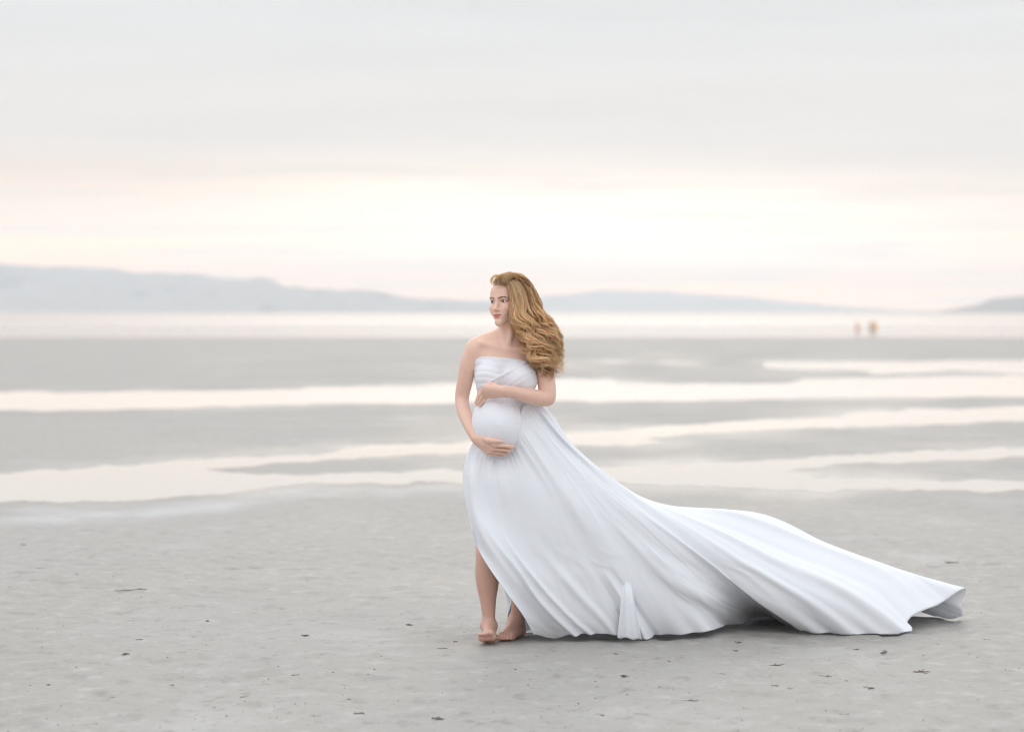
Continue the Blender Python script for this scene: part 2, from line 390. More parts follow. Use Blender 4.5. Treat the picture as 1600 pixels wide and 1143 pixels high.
def polygonize(field, lo, hi, h, B=16, margin=0.075):
    """field(P, centers_mask_fn) evaluated only in blocks near the surface, then surface nets"""
    lo = np.asarray(lo, float); n = np.ceil((np.asarray(hi) - lo) / h / B).astype(int) * B
    vol = np.ones(n + 1, dtype=np.float32)
    nb = n // B
    bc = np.stack(np.meshgrid(*[np.arange(k) for k in nb], indexing='ij'), -1).reshape(-1, 3)
    cen = (lo + (bc + 0.5) * B * h).astype(np.float32)
    dc = field(cen[:, None, :], None)[:, 0]
    diag = B * h * 0.87
    act = np.abs(dc) < diag * 1.25 + 0.006
    for b_ in bc[dc <= -(diag * 1.25 + 0.006)]:
        s = b_ * B; vol[s[0]:s[0] + B + 1, s[1]:s[1] + B + 1, s[2]:s[2] + B + 1] = -1
    loc = np.stack(np.meshgrid(*[np.arange(B + 1)] * 3, indexing='ij'), -1).reshape(-1, 3)
    ab_ = bc[act]
    for i in range(0, len(ab_), 64):
        bb = ab_[i:i + 64]
        P = (lo + (bb[:, None, :] * B + loc[None]) * h).astype(np.float32)
        v = field(P, cen[act][i:i + 64])
        for b_, vv in zip(bb, v):
            s = b_ * B; vol[s[0]:s[0] + B + 1, s[1]:s[1] + B + 1, s[2]:s[2] + B + 1] = vv.reshape(B + 1, B + 1, B + 1)
    sg = vol < 0
    al = sg[:-1, :-1, :-1].copy(); an = al.copy()
    for dx in (0, 1):
        for dy in (0, 1):
            for dz in (0, 1):
                q = sg[dx:dx + n[0], dy:dy + n[1], dz:dz + n[2]]
                al &= q; an |= q
    mixed = an & ~al
    cells = np.argwhere(mixed); ids = np.ravel_multi_index(cells.T, n)
    cor = np.array([[x, y, z] for x in (0, 1) for y in (0, 1) for z in (0, 1)])
    vals = np.stack([vol[cells[:, 0] + c[0], cells[:, 1] + c[1], cells[:, 2] + c[2]] for c in cor], 1)
    acc = np.zeros((len(cells), 3)); cnt = np.zeros(len(cells))
    for i in range(8):
        for j in range(i + 1, 8):
            if np.abs(cor[i] - cor[j]).sum() != 1: continue
            m = (vals[:, i] < 0) != (vals[:, j] < 0)
            t = vals[m, i] / (vals[m, i] - vals[m, j])
            acc[m] += cor[i] + t[:, None] * (cor[j] - cor[i]); cnt[m] += 1
    V = lo + (cells + acc / cnt[:, None]) * h
    Q = []
    for ax in range(3):
        u, w = [a for a in range(3) if a != ax]
        s0 = [slice(1, n[k]) for k in range(3)]; s1 = list(s0)
        s0[ax] = slice(0, n[ax]); s1[ax] = slice(1, n[ax] + 1)
        A_, B_ = sg[tuple(s0)], sg[tuple(s1)]
        e = np.argwhere(A_ != B_)
        flip = A_[e[:, 0], e[:, 1], e[:, 2]]
        off = np.ones(3, int); off[ax] = 0; e = e + off
        qs = []
        for (du, dw) in ((0, 0), (-1, 0), (-1, -1), (0, -1)):
            c = e.copy(); c[:, u] += du; c[:, w] += dw
            qs.append(np.searchsorted(ids, np.ravel_multi_index(c.T, n)))
        qs = np.stack(qs, 1)
        if ax == 1: flip = ~flip
        qs[~flip] = qs[~flip][:, ::-1]
        Q.append(qs)
    return V, np.concatenate(Q)[:, ::-1]

class Blend:
    """ordered smooth union; prims far from a block are skipped"""
    def __init__(self): self.items = []
    def add(self, f, k=0.02, op='u'): self.items.append((f, k, op)); return self
    def __call__(self, P, cen=None):
        acc = None
        if cen is None:
            for f, k, op in self.items:
                d = f(P); acc = d if acc is None else (smin(acc, d, k) if op == 'u' else smax(acc, -d, k))
            return acc
        half = float(np.abs(P[0, 0] - P[0, -1]).max()) * 0.87
        acc = np.full(P.shape[:2], 1.0, np.float32)
        for f, k, op in self.items:
            m = f(cen[:, None, :])[:, 0] < half * 1.3 + 0.075
            if not m.any(): continue
            d = f(P[m]); acc[m] = smin(acc[m], d, k) if op == 'u' else smax(acc[m], -d, k)
        return acc

# ------------------------------------------------------------------ the woman: skeleton
# head frame: l = her left, f = forward, u = up; millimetres from the point between the ears at eye level
HY, HR = math.radians(36), math.radians(3.0)
h_f = np.array([-math.sin(HY), -math.cos(HY), 0.0]); h_l = np.array([math.cos(HY), -math.sin(HY), 0.0])
h_u = np.array([0, 0, 1.0])
h_u, h_l = h_u * math.cos(HR) - h_l * math.sin(HR), h_l * math.cos(HR) + h_u * math.sin(HR)
HM = np.stack([h_l, h_f, h_u])
H0 = W(794.5, 470.5, 0.035)
HS = 0.00098
def HP(l, f, u): return H0 + HS * (l * h_l + f * h_f + u * h_u)
def hel(c, r, M=None): return el(HP(*c), np.array(r) * HS, HM if M is None else M @ HM)
def hrc(a, b, ra, rb): return rc(HP(*a), HP(*b), ra * HS, rb * HS)

BELLY_C = W(777, 665, 0.005); BELLY_R = np.array([0.114, 0.172, 0.137])
def belly_y(px, py, out=0.0):
    """depth offset of the belly's front along the ray of a photo point"""
    best = 0.0
    for it in range(3):
        p = W(px, py, best); q = ((p - BELLY_C) / (BELLY_R + out))
        s = max(0.0, 1 - q[0] ** 2 - q[2] ** 2)
        best = BELLY_C[1] - (BELLY_R[1] + out) * math.sqrt(s) - D0
    return best

torso = Blend()
torso.add(el(W(789, 578, 0.085), (0.138, 0.100, 0.155)), 0.03)           # rib cage
torso.add(el(W(787, 645, 0.085), (0.125, 0.095, 0.17)), 0.05)            # waist
torso.add(el(W(784, 726, 0.075), (0.160, 0.115, 0.125)), 0.05)           # pelvis
torso.add(el(W(769, 590, 0.005), (0.068, 0.066, 0.068)), 0.035)          # bust
torso.add(el(W(814, 592, -0.005), (0.068, 0.068, 0.068)), 0.035)
torso.add(el(BELLY_C, BELLY_R), 0.035)
chest = Blend()
chest.add(el(W(790, 556, 0.085), (0.150, 0.082, 0.085)), 0.03)           # upper chest
chest.add(rc(W(797, 536, 0.085), W(746, 541, 0.075), 0.052, 0.044), 0.035)   # shoulder girdle
chest.add(rc(W(797, 536, 0.085), W(846, 551, 0.050), 0.052, 0.044), 0.035)
chest.add(rc(W(798, 541, 0.075), HP(0, -14, -70), 0.055, 0.050), 0.03)   # neck
chest.add(rc(W(798, 520, 0.085), W(762, 532, 0.085), 0.036, 0.030), 0.04)    # trapezius
chest.add(rc(W(800, 520, 0.085), W(832, 541, 0.075), 0.036, 0.030), 0.04)
chest.add(rc(W(789, 544, -0.002), W(752, 536, 0.030), 0.007, 0.008), 0.026)  # collar bones
chest.add(rc(W(798, 545, -0.004), W(838, 545, 0.010), 0.007, 0.008), 0.026)
chest.add(rc(W(793, 545, 0.006), HP(42, 4, -52), 0.010, 0.013), 0.016)    # neck tendon
chest.add(rc(W(791, 545, 0.004), HP(-44, 2, -52), 0.009, 0.013), 0.016)

head = Blend()
head.add(hel((0, -10, 34), (72, 92, 80)), 0.02)                           # skull
head.add(hel((0, 34, 36), (62, 60, 50)), 0.025)                           # forehead
head.add(hel((0, 32, -32), (57, 56, 74)), 0.025)                          # face mass
for s in (-1, 1):
    head.add(hrc((s * 46, 14, -60), (s * 8, 78, -99), 14, 12.5), 0.022)    # jaw
    head.add(hrc((s * 54, 8, -20), (s * 46, 14, -60), 14, 14), 0.022)
    head.add(hel((s * 41, 58, -30), (22, 24, 18)), 0.022)                 # cheek
    head.add(hel((s * 28, 68, -48), (20, 20, 22)), 0.020)
    head.add(hrc((s * 7, 86, 15), (s * 44, 72, 15), 9, 8), 0.016)         # brow
    head.add(hel((s * 67, -6, -12), (7, 16, 29)), 0.006)                  # ear
head.add(hel((0, 79, -98), (14, 15.5, 15.5)), 0.02)                           # chin
head.add(hel((0, 70, -66), (29, 27, 24)), 0.018)                          # muzzle
for s in (-1, 1):
    head.add(hel((s * 32, 92, -3), (17, 13, 10.5)), 0.010, 's')           # eye socket
    head.add(hel((s * 31.5, 71.5, -1), (15.5, 14.0, 13.0)), 0.005)        # lids over the eyeball
    head.add(hel((s * 31.5, 87, -1.4), (13.2, 9.5, 4.6)), 0.002, 's')     # eye opening
head.add(hrc((0, 87, 4), (0, 104, -33), 7.5, 8.2), 0.012)                 # nose bridge
head.add(hel((0, 106, -37), (9.5, 9.0, 8.0)), 0.008)
for s in (-1, 1):
    head.add(hel((s * 11, 95, -41), (7.0, 9.0, 6.8)), 0.006)              # nostril wings
    head.add(hel((s * 6, 100, -46), (3.6, 4.5, 3.0)), 0.003, 's')
    head.add(hrc((s * 23, 85, -66.5), (s * 6, 96.5, -61.5), 2.4, 4.3), 0.005)   # upper lip
    head.add(hrc((s * 21, 86, -67.5), (s * 5, 95.5, -70.5), 2.2, 5.2), 0.005)   # lower lip
    head.add(hrc((s * 6, 96.5, -61.5), (0, 97, -63), 4.3, 4.0), 0.004)
head.add(hrc((-5, 95.5, -70.5), (5, 95.5, -70.5), 5.2, 5.2), 0.004)
for s in (-1, 1):
    head.add(hrc((s * 26, 89, -65.6), (0, 101.5, -66.2), 1.5, 1.9), 0.003, 's')  # mouth line
head.add(hel((0, 96, -81), (13, 6, 4.5)), 0.008, 's')                     # dip under the lip

def limb(A, pts, k=0.006, n=4):
    """smooth tapered limb through (px, py, depth, radius) stations"""
    P_ = np.array([[*W(x, y, d), r_] for x, y, d, r_ in pts])
    tt = np.linspace(0, len(P_) - 1, (len(P_) - 1) * n + 1); m_ = len(P_)
    ii_ = np.clip(np.floor(tt).astype(int), 0, m_ - 2); f_ = (tt - ii_)[:, None]
    p0, p1, p2, p3 = P_[np.clip(ii_ - 1, 0, m_ - 1)], P_[ii_], P_[ii_ + 1], P_[np.clip(ii_ + 2, 0, m_ - 1)]
    Q_ = 0.5 * (2 * p1 + (p2 - p0) * f_ + (2 * p0 - 5 * p1 + 4 * p2 - p3) * f_ ** 2 + (3 * p1 - p0 - 3 * p2 + p3) * f_ ** 3)
    for a_, b_2 in zip(Q_[:-1], Q_[1:]): A.add(rc(a_[:3], b_2[:3], float(a_[3]) - k * 0.12, float(b_2[3]) - k * 0.12), k)
# legs ---------------------------------------------------------------
legs = Blend()
hipR, kneeR, ankR = W(764, 738, 0.06), W(762, 864, -0.066), W(763.5, 977, -0.045)
hipL, kneeL, ankL = W(806, 738, 0.08), W(817.5, 872, 0.058), W(806.5, 969, 0.105)
limb(legs, [(764,738,.06,.084),(763,790,.010,.074),(762.5,840,-.055,.056),(762.5,866,-.066,.0530),(761,890,-.052,.0525),(761.5,905,-.046,.0505),(761.8,917,-.043,.0455),(762.2,931,-.042,.0375),(763,946,-.042,.0315),(763.6,960,-.043,.0275),(763.8,975,-.045,.0265)], 0.008)
limb(legs, [(806,738,.08,.084),(811,790,.075,.074),(816,845,.060,.056),(817.5,872,.058,.0520),(817,892,.068,.0520),(815.5,908,.076,.0495),(814,922,.083,.0435),(812.5,936,.090,.0370),(810.5,950,.097,.0315),(808,960,.102,.0280),(806.5,970,.105,.0272)], 0.008)
for knee in (kneeR, kneeL): legs.add(el(knee + np.array([0, -0.020, 0.01]), (0.036, 0.028, 0.042)), 0.04)
for s, a in ((1, ankR), (-1, ankR), (1, ankL), (-1, ankL)):
    legs.add(el(a + np.array([s * 0.026, 0.006, 0.002]), (0.012, 0.015, 0.015)), 0.014)

def foot(ank, fwd, up, med, flat, toe_curl):
    """fwd/up/med: foot axes (heel to toe, sole to instep, towards the big toe); mm offsets below the ankle joint"""
    fwd, med = np.asarray(fwd, float), np.asarray(med, float)
    fwd /= np.linalg.norm(fwd); up = np.asarray(up, float); up -= fwd * (up @ fwd); up /= np.linalg.norm(up)
    med = np.cross(up, fwd) * (1 if np.cross(up, fwd) @ med > 0 else -1)
    Q = lambda f_, m_, u_: ank + 0.001 * (f_ * fwd + m_ * med + u_ * up)
    M = np.stack([fwd, med, up])
    legs.add(el(Q(-32, 0, -44), (0.033, 0.028, 0.030), M), 0.022)                       # heel
    legs.add(rc(Q(-28, 0, -20), Q(-30, 0, -50), 0.020, 0.022), 0.02)
    legs.add(rc(Q(6, 2, -8), Q(78, 8, -46), 0.031, 0.021), 0.03)                        # instep
    legs.add(rc(Q(-20, -10, -50), Q(96, -20, -58), 0.023, 0.016), 0.02)                 # outer edge
    legs.add(rc(Q(10, 8, -40), Q(112, 20, -55), 0.020, 0.018), 0.02)                    # inner edge
    legs.add(rc(Q(112, 24, -57), Q(102, -24, -60), 0.0175, 0.0145), 0.014)              # ball
    tc_ = toe_curl
    legs.add(rc(Q(118, 25, -58), Q(152 - tc_ * .5, 23, -58 + tc_), 0.0135, 0.0120), 0.008)         # big toe
    legs.add(el(Q(156 - tc_ * .5, 23, -58 + tc_), (0.0145, 0.0130, 0.0120), M), 0.006)
    for i, (f_, m_, r_) in enumerate(((150, 6, .0088), (144, -7, .0083), (136, -19, .0080), (126, -30, .0078))):
        base = Q(112 - i * 5, 9 - i * 11, -60)
        mid_ = Q((112 - i * 5) * 0.45 + f_ * 0.55, m_ * 0.6 + (9 - i * 11) * 0.4, -55 + tc_ * 0.6)
        legs.add(rc(base, mid_, r_ * 1.05, r_ * 0.90), 0.004)
        legs.add(rc(mid_, Q(f_ - tc_ * .5, m_, -62 + tc_), r_ * 0.92, r_ * 1.04), 0.003)
    return Q
ca, sa = math.cos(math.radians(11)), math.sin(math.radians(11))
QR = foot(ankR, (-0.10, -ca, sa), (-0.05, sa, ca), (1, 0, 0), 0, 16)
QL = foot(ankL, (-0.42, -0.90, -0.02), (0, 0, 1), (-1, 0, 0), 0, 0)

# arms ---------------------------------------------------------------
armR, armL = Blend(), Blend()
shR, elR, wrR = W(736.5, 549, 0.070), W(722.0, 622, 0.105), W(744.5, 684, -0.085)
shL, elL, wrL = W(850, 560, 0.030), W(854.5, 621.5, -0.015), W(789, 610.5, -0.165)
limb(armR, [(740,548,.070,.041),(733,564,.074,.0375),(729.5,580,.080,.0355),(726,598,.090,.0345),(723.2,611,.098,.0325),(721.8,624,.096,.0305),(724.3,639,.062,.0310),(729,654,.012,.0290),(734.5,667,-.032,.0258),(740,678,-.066,.0230),(744.5,685,-.086,.0210)])
limb(armL, [(848,558,.034,.0415),(850.5,572,.025,.0405),(852.5,588,.012,.0405),(854.5,604,.0,.0395),(855.5,617,-.012,.0365),(850.5,622,-.022,.0345),(838,620.5,-.048,.0350),(824,618,-.082,.0325),(809,614.5,-.118,.0285),(797,611.5,-.148,.0245),(788,610.5,-.166,.0232)])
armL.add(el(W(857, 624, -0.010), (0.024, 0.026, 0.024)), 0.02)
DO = 0.010      # gown thickness over the skin
def on_belly(px, py, r): return W(px, py, belly_y(px, py, DO + r))
def finger(A, pts, radii, k=0.0028):
    for i in range(len(pts) - 1): A.add(rc(pts[i], pts[i + 1], radii[i], radii[i + 1]), k)
NAILS = []
# her right hand, cupped under the belly
pk = [on_belly(771, 694.5, .012), on_belly(769.5, 700, .012), on_belly(766.5, 704.5, .012), on_belly(762.5, 707.5, .011)]
armR.add(rc(wrR, wrR * 0.45 + pk[1] * 0.55, 0.0205, 0.021), 0.012)
for i, k in enumerate(pk):
    armR.add(rc(wrR + (pk[1] - wrR) * 0.18 + (k - pk[1]) * 0.5, k, 0.0155, 0.0115), 0.012)
tipsR = [[(783, 695.8), (794, 696.8), (803.0, 697.5)], [(783, 702.0), (793, 703.2), (799.5, 703.4)],
         [(780, 706.8), (787, 708.4), (792.5, 708.6)], [(774, 709.6), (780, 711.0), (785.0, 711.2)]]
for k, t, r in zip(pk, tipsR, (.0088, .0090, .0085, .0075)):
    pts = [k] + [on_belly(x, y, r) for x, y in t]
    finger(armR, pts, [r * 1.18, r * 1.05, r * 0.95, r * 0.80])
    NAILS.append((pts[-1], pts[-1] - pts[-2], r * 0.8, np.array([0, -1, -0.35])))
tb = wrR + (pk[0] - wrR) * 0.30 + np.array([0.004, -0.002, 0.012])
pts = [tb, on_belly(764, 688.0, .012), on_belly(773, 688.8, .010), on_belly(781.5, 689.2, .009)]
finger(armR, pts, [0.0165, 0.0135, 0.0105, 0.0085], 0.008)
NAILS.append((pts[-1], pts[-1] - pts[-2], 0.0088, np.array([0, -1, 0.35])))
# her left hand, resting on top of the belly
def on_top(px, py, r, lift=0.0):
    d = belly_y(px, py, DO + r)
    return W(px, py, min(d, -0.085) - lift)
kk = [on_top(757.5, 604.5, .012, .030), on_top(756.5, 609.5, .012, .026), on_top(758.5, 614.5, .012, .018), on_top(762.5, 618.5, .011, .008)]
for i, k in enumerate(kk):
    armL.add(rc(wrL + (k - kk[1]) * 0.42, k, 0.0185, 0.0118), 0.012)
tipsL = [[(751, 611.5), (747.5, 618), (745, 624.0)], [(750, 616.5), (746.3, 622.5), (743.5, 628.5)],
         [(752.5, 621.5), (748.5, 627), (745.0, 632.0)], [(757, 624.5), (752.8, 629.5), (749, 634.0)]]
for k, t, r in zip(kk, tipsL, (.0080, .0084, .0081, .0072)):
    pts = [k] + [on_top(x, y, r, l_) for (x, y), l_ in zip(t, (.014, .006, .0))]
    finger(armL, pts, [r * 1.2, r * 1.08, r * 0.97, r * 0.80])
    if r == .0081: RINGP = (pts[0] * 0.35 + pts[1] * 0.65, pts[1] - pts[0], r * 1.13)
pts = [wrL + np.array([-0.012, 0.006, -0.006]), on_top(776, 621, .012, .004), on_top(768, 627, .010, 0), on_top(763, 631, .009, 0)]
finger(armL, [wrL + np.array([-0.02, 0.004, 0.006]), on_top(772, 602, .012, .020), on_top(765, 600.5, .011, .018), on_top(758, 601.5, .009, .016)], [0.016, 0.0125, 0.0105, 0.0085], 0.008)

def body_field(P, cen=None):
    a = smin(torso(P, cen), chest(P, cen), 0.03)
    a = smin(a, head(P, cen), 0.018)
    a = smin(a, legs(P, cen), 0.02)
    k = np.where(P[..., 2] > 1.24, 0.028, 0.001).astype(np.float32)
    for A in (armR, armL):
        d = A(P, cen); h = np.maximum(k - np.abs(a - d), 0) / k
        a = np.minimum(a, d) - h * h * k * 0.25
    return a

m_skin, nt, b, g = material("skin")
ca_ = nt.nodes.new('ShaderNodeVertexColor'); ca_.layer_name = 'tone'
gn = nt.nodes.new('ShaderNodeNewGeometry')
mot = g.noise(gn.outputs['Position'], 45.0, 3, 0.6)
nt.links.new(g.mix(g.ss(mot, 0.40, 0.75, 0.0, 0.22), ca_.outputs[0], g.mix(0.5, ca_.outputs[0], (0.60, 0.30, 0.22, 1))), b.inputs['Base Color'])
b.inputs['Roughness'].default_value = 0.40
b.inputs['Specular IOR Level'].default_value = 0.4
b.inputs['Subsurface Weight'].default_value = 0.10
b.inputs['Subsurface Radius'].default_value = (1.0, 0.35, 0.2)
b.inputs['Subsurface Scale'].default_value = 0.008
bump(nt, b, g.noise(gn.outputs['Position'], 900.0, 2, 0.5), 0.08, 0.0006)

BV, BF = polygonize(body_field, (-0.34, D0 - 0.36, -0.012), (0.30, D0 + 0.34, 1.72), 0.0026)
person = bpy.data.objects.new("person", None); COL.objects.link(person)
person.location = (float(W(775, 1003)[0]), D0, 0.0); person.empty_display_size = 0.2
bpy.context.view_layer.update()
tag(person, "barefoot pregnant woman in a long white strapless gown cradling her belly, wavy blonde hair blowing", "person")
body = mesh_obj("body", BV, BF, m_skin, person)
# skin tones: lips, cheeks, toes and knees
q = ((BV - H0) @ HM.T) / HS
tone = np.tile(np.array([0.84, 0.575, 0.465]), (len(BV), 1))
def paint(mask, col):
    global tone
    tone = tone * (1 - mask[:, None]) + np.array(col) * mask[:, None]
legm = np.clip((0.62 - BV[:, 2]) / 0.3, 0, 1); paint(legm * 0.8, (0.56, 0.335, 0.265))
handm = np.clip((1.30 - BV[:, 2]) / 0.1, 0, 1) * (BV[:, 2] > 0.75); paint(handm * 0.35, (0.70, 0.44, 0.355))
facem = np.clip((q[:, 1] - 20) / 30, 0, 1) * (q[:, 2] > -118) * (q[:, 2] < 90); paint(facem * 0.6, (0.83, 0.545, 0.43))
for s in (-1, 1):
    paint(0.30 * np.exp(-(((q[:, 0] - s * 44) / 17) ** 2 + ((q[:, 2] + 38) / 16) ** 2)) * (q[:, 1] > 40), (0.70, 0.30, 0.23))
lipd = np.maximum(np.abs(q[:, 0]) / 24.0, 0)
lm = (q[:, 1] > 82) * np.clip((1.0 - lipd) * 5, 0, 1)
up_ = -60.2 - 5.6 * np.clip(lipd, 0, 1) ** 1.6 + 3.0 * np.exp(-(q[:, 0] / 3.0) ** 2) * -0.6
dn_ = -76.0 + 8.5 * np.clip(lipd, 0, 1) ** 1.8
lm = lm * np.clip((up_ + 3.0 - q[:, 2]) / 1.5, 0, 1) * np.clip((q[:, 2] - dn_) / 1.5, 0, 1)
paint(lm * 0.85, (0.60, 0.17, 0.15))
paint(0.55 * np.exp(-((q[:, 2] + 66 ) / 1.3) ** 2) * lm, (0.28, 0.08, 0.07))
for s in (-1, 1):                                                              # lash lines
    e = ((q[:, 0] - s * 31.5) / 14.2) ** 2 + ((q[:, 2] + 1.4) / 5.9) ** 2
    lash = np.exp(-((np.sqrt(e) - 0.95) / 0.16) ** 2) * (q[:, 1] > 66) * np.where(q[:, 2] > -2, 1.0, 0.45)
    paint(np.clip(lash, 0, 1) * 0.92, (0.05, 0.03, 0.025))
    sh_ = np.exp(-(((q[:, 0] - s * 31) / 17) ** 2 + ((q[:, 2] - 6) / 6) ** 2)) * (q[:, 1] > 60); paint(sh_ * 0.30, (0.42, 0.22, 0.16))
scalp = np.clip((q[:, 2] - 62 - q[:, 1] * 0.10) / 8, 0, 1) * (q[:, 2] > 0); paint(scalp, (0.22, 0.125, 0.06))
# redder knuckles, elbows and heels
for p_, w_ in [(p, .010) for p in pk + kk] + [(elR, .03), (elL, .03), (QR(-30, 0, -60), .03), (QL(-30, 0, -60), .03), (QR(120, 0, -60), .035), (QL(120, 0, -60), .04)]:
    paint(0.30 * np.exp(-(np.linalg.norm(BV - p_, axis=1) / w_) ** 2), (0.66, 0.30, 0.24))
color_attr(body, 'tone', tone)

# eyes, brows, nails, ring
def uv_ball(c, r, M=None, nu=20, nv=12):
    V = []; Fc = []
    for i in range(nv + 1):
        th = math.pi * i / nv
        for j in range(nu):
            ph = 2 * math.pi * j / nu
            V.append((math.sin(th) * math.cos(ph) * r[0], math.sin(th) * math.sin(ph) * r[1], math.cos(th) * r[2]))
    V = np.array(V)
    V = V @ (np.eye(3) if M is None else np.asarray(M)) + c
    for i in range(nv):
        for j in range(nu): Fc.append((i * nu + j, (i + 1) * nu + j, (i + 1) * nu + (j + 1) % nu, i * nu + (j + 1) % nu))
    return V, np.array(Fc)
m_eye, nt, b, g = material("eyeball")
va = nt.nodes.new('ShaderNodeVertexColor'); va.layer_name = 'tone'
nt.links.new(va.outputs[0], b.inputs['Base Color']); b.inputs['Roughness'].default_value = 0.12
for s in (-1, 1):
    c = HP(s * 31.5, 72.0, -1.4); V, Fc = uv_ball(c, (12.6 * HS,) * 3, None, 48, 32)
    eye = mesh_obj("eye", V, Fc, m_eye, body)
    gd = h_f * math.cos(math.radians(14)) - h_l * math.sin(math.radians(14)) + h_u * 0.03; gd /= np.linalg.norm(gd)
    an = np.degrees(np.arccos(np.clip((V - c) @ gd / (12.6 * HS), -1, 1)))
    col = np.where(an[:, None] < 13, (0.01, 0.008, 0.008), np.where(an[:, None] < 32, (0.055, 0.04, 0.028), (0.70, 0.64, 0.60)))
    color_attr(eye, 'tone', col)

def strands_mesh(name, paths, radii, cols, mat, parent, sides=3):
    """paths: (n, k, 3); radii: (n, k); cols: (n, k, 3) -> thin tubes in one mesh"""
    n, k = paths.shape[:2]
    t = np.gradient(paths, axis=1); t /= np.linalg.norm(t, axis=-1, keepdims=True) + 1e-9
    ref = np.array([0.31, -0.83, 0.46]); a = np.cross(t, ref); a /= np.linalg.norm(a, axis=-1, keepdims=True) + 1e-9
    b2 = np.cross(t, a)
    V = np.zeros((n, k, sides, 3), np.float32)
    for s in range(sides):
        an = 2 * math.pi * s / sides
        V[:, :, s] = paths + radii[..., None] * (math.cos(an) * a + math.sin(an) * b2)
    I = np.arange(n * k * sides).reshape(n, k, sides)
    Fc = np.concatenate([np.stack([I[:, :-1, s], I[:, :-1, (s + 1) % sides], I[:, 1:, (s + 1) % sides], I[:, 1:, s]], -1).reshape(-1, 4) for s in range(sides)])
    o = mesh_obj(name, V.reshape(-1, 3), Fc, mat, parent)
    color_attr(o, 'tone', np.repeat(cols[:, :, None, :], sides, 2).reshape(-1, 3))
    return o
m_hair, nt, b, g = material("blonde_hair")
va = nt.nodes.new('ShaderNodeVertexColor'); va.layer_name = 'tone'
nt.links.new(va.outputs[0], b.inputs['Base Color']); b.inputs['Roughness'].default_value = 0.42
b.inputs['Specular IOR Level'].default_value = 0.45
b.inputs['Transmission Weight'].default_value = 0.0
tr = nt.nodes.new('ShaderNodeBsdfTranslucent'); nt.links.new(va.outputs[0], tr.inputs[0])
mx = nt.nodes.new('ShaderNodeMixShader'); mx.inputs[0].default_value = 0.45
nt.links.new(b.outputs[0], mx.inputs[1]); nt.links.new(tr.outputs[0], mx.inputs[2])
nt.links.new(mx.outputs[0], nt.nodes['Material Output'].inputs['Surface'])

def surf_f(l, u, start=112.0, step=0.5):
    """forward position of the face surface at lateral l, height u (head mm)"""
    fs = np.arange(start, 40, -step)
    P = np.array([HP(l, f_, u) for f_ in fs], dtype=np.float32)[None]
    d = head(P, None)[0]; i = np.argmax(d < 0)
    return fs[i]
rs = np.random.RandomState(5)
for s in (-1, 1):
    paths = []
    for i in range(110):
        t = rs.rand(); l = 11 + 38 * t; u = 12.5 + 6.5 * math.sin(min(t * 1.25, 1) * math.pi * 0.62) - 4 * max(0, t - .7) / .3
        u += (rs.rand() - 0.5) * (4.6 * (1 - 0.75 * t) + 0.8)
        p = []
        for j in range(4):
            ll = l + j * 2.4; uu = u + j * (1.1 - 1.7 * t)
            p.append((s * ll, uu))
        f_ = surf_f(s * l, u)
        f2 = surf_f(s * (l + 7.2), u + 3 * (1.1 - 1.7 * t))
        paths.append([HP(a_, f_ + (f2 - f_) * j / 3 + 0.7, u_) for j, (a_, u_) in enumerate(p)])
    paths = np.array(paths); rad = np.tile(np.array([0.42, .40, .32, .12]) * 0.001, (len(paths), 1))
    strands_mesh("eyebrow", paths, rad, np.tile(np.array([0.24, 0.14, 0.08]), (len(paths), 4, 1)), m_hair, body)
def ribbons_mesh(name, paths, radii, cols, mat, parent, rng):
    """fine strands as narrow two-edged ribbons, each turned its own way"""
    n, k = paths.shape[:2]
    t = np.gradient(paths, axis=1); t /= np.linalg.norm(t, axis=-1, keepdims=True) + 1e-9
    ref = np.array([0.10, -0.97, 0.20]); a = np.cross(t, ref); a /= np.linalg.norm(a, axis=-1, keepdims=True) + 1e-9
    b2 = np.cross(t, a); an = (rng.rand(n, 1, 1) - .5) * 2.0
    side = a * np.cos(an) + b2 * np.sin(an)
    V = np.stack([paths - side * radii[..., None], paths + side * radii[..., None]], 2)
    I = np.arange(n * k * 2).reshape(n, k, 2)
    Fc = np.stack([I[:, :-1, 0], I[:, :-1, 1], I[:, 1:, 1], I[:, 1:, 0]], -1).reshape(-1, 4)
    o = mesh_obj(name, V.reshape(-1, 3), Fc, mat, parent)
    color_attr(o, 'tone', np.repeat(cols[:, :, None, :], 2, 2).reshape(-1, 3))
    return o
m_nail, nt, b, g = material("fingernail")
b.inputs['Base Color'].default_value = (0.80, 0.60, 0.55, 1); b.inputs['Roughness'].default_value = 0.15
for p, d, r, o in NAILS:
    d = d / np.linalg.norm(d); o = o - d * (o @ d); o /= np.linalg.norm(o); w_ = np.cross(d, o)
    V, Fc = uv_ball(p + d * r * 0.45 + o * r * 0.62, (r * 0.95, r * 0.62, r * 0.42), np.stack([d, w_, o]), 14, 8)
    mesh_obj("fingernail", V, Fc, m_nail, body)
m_ring, nt, b, g = material("gold_ring")
b.inputs['Base Color'].default_value = (0.85, 0.72, 0.50, 1); b.inputs['Metallic'].default_value = 1.0; b.inputs['Roughness'].default_value = 0.2
p, d, r = RINGP; d = d / np.linalg.norm(d); a1 = np.cross(d, [0, 0, 1.0]); a1 /= np.linalg.norm(a1); a2 = np.cross(d, a1)
th = np.linspace(0, 2 * math.pi, 25)
ringp = np.array([[p + (r + 0.0006) * (math.cos(t) * a1 + math.sin(t) * a2) for t in th]])
V = strands_mesh("ring", ringp, np.full((1, 25), 0.0013), np.ones((1, 25, 3)), m_ring, person, 6)

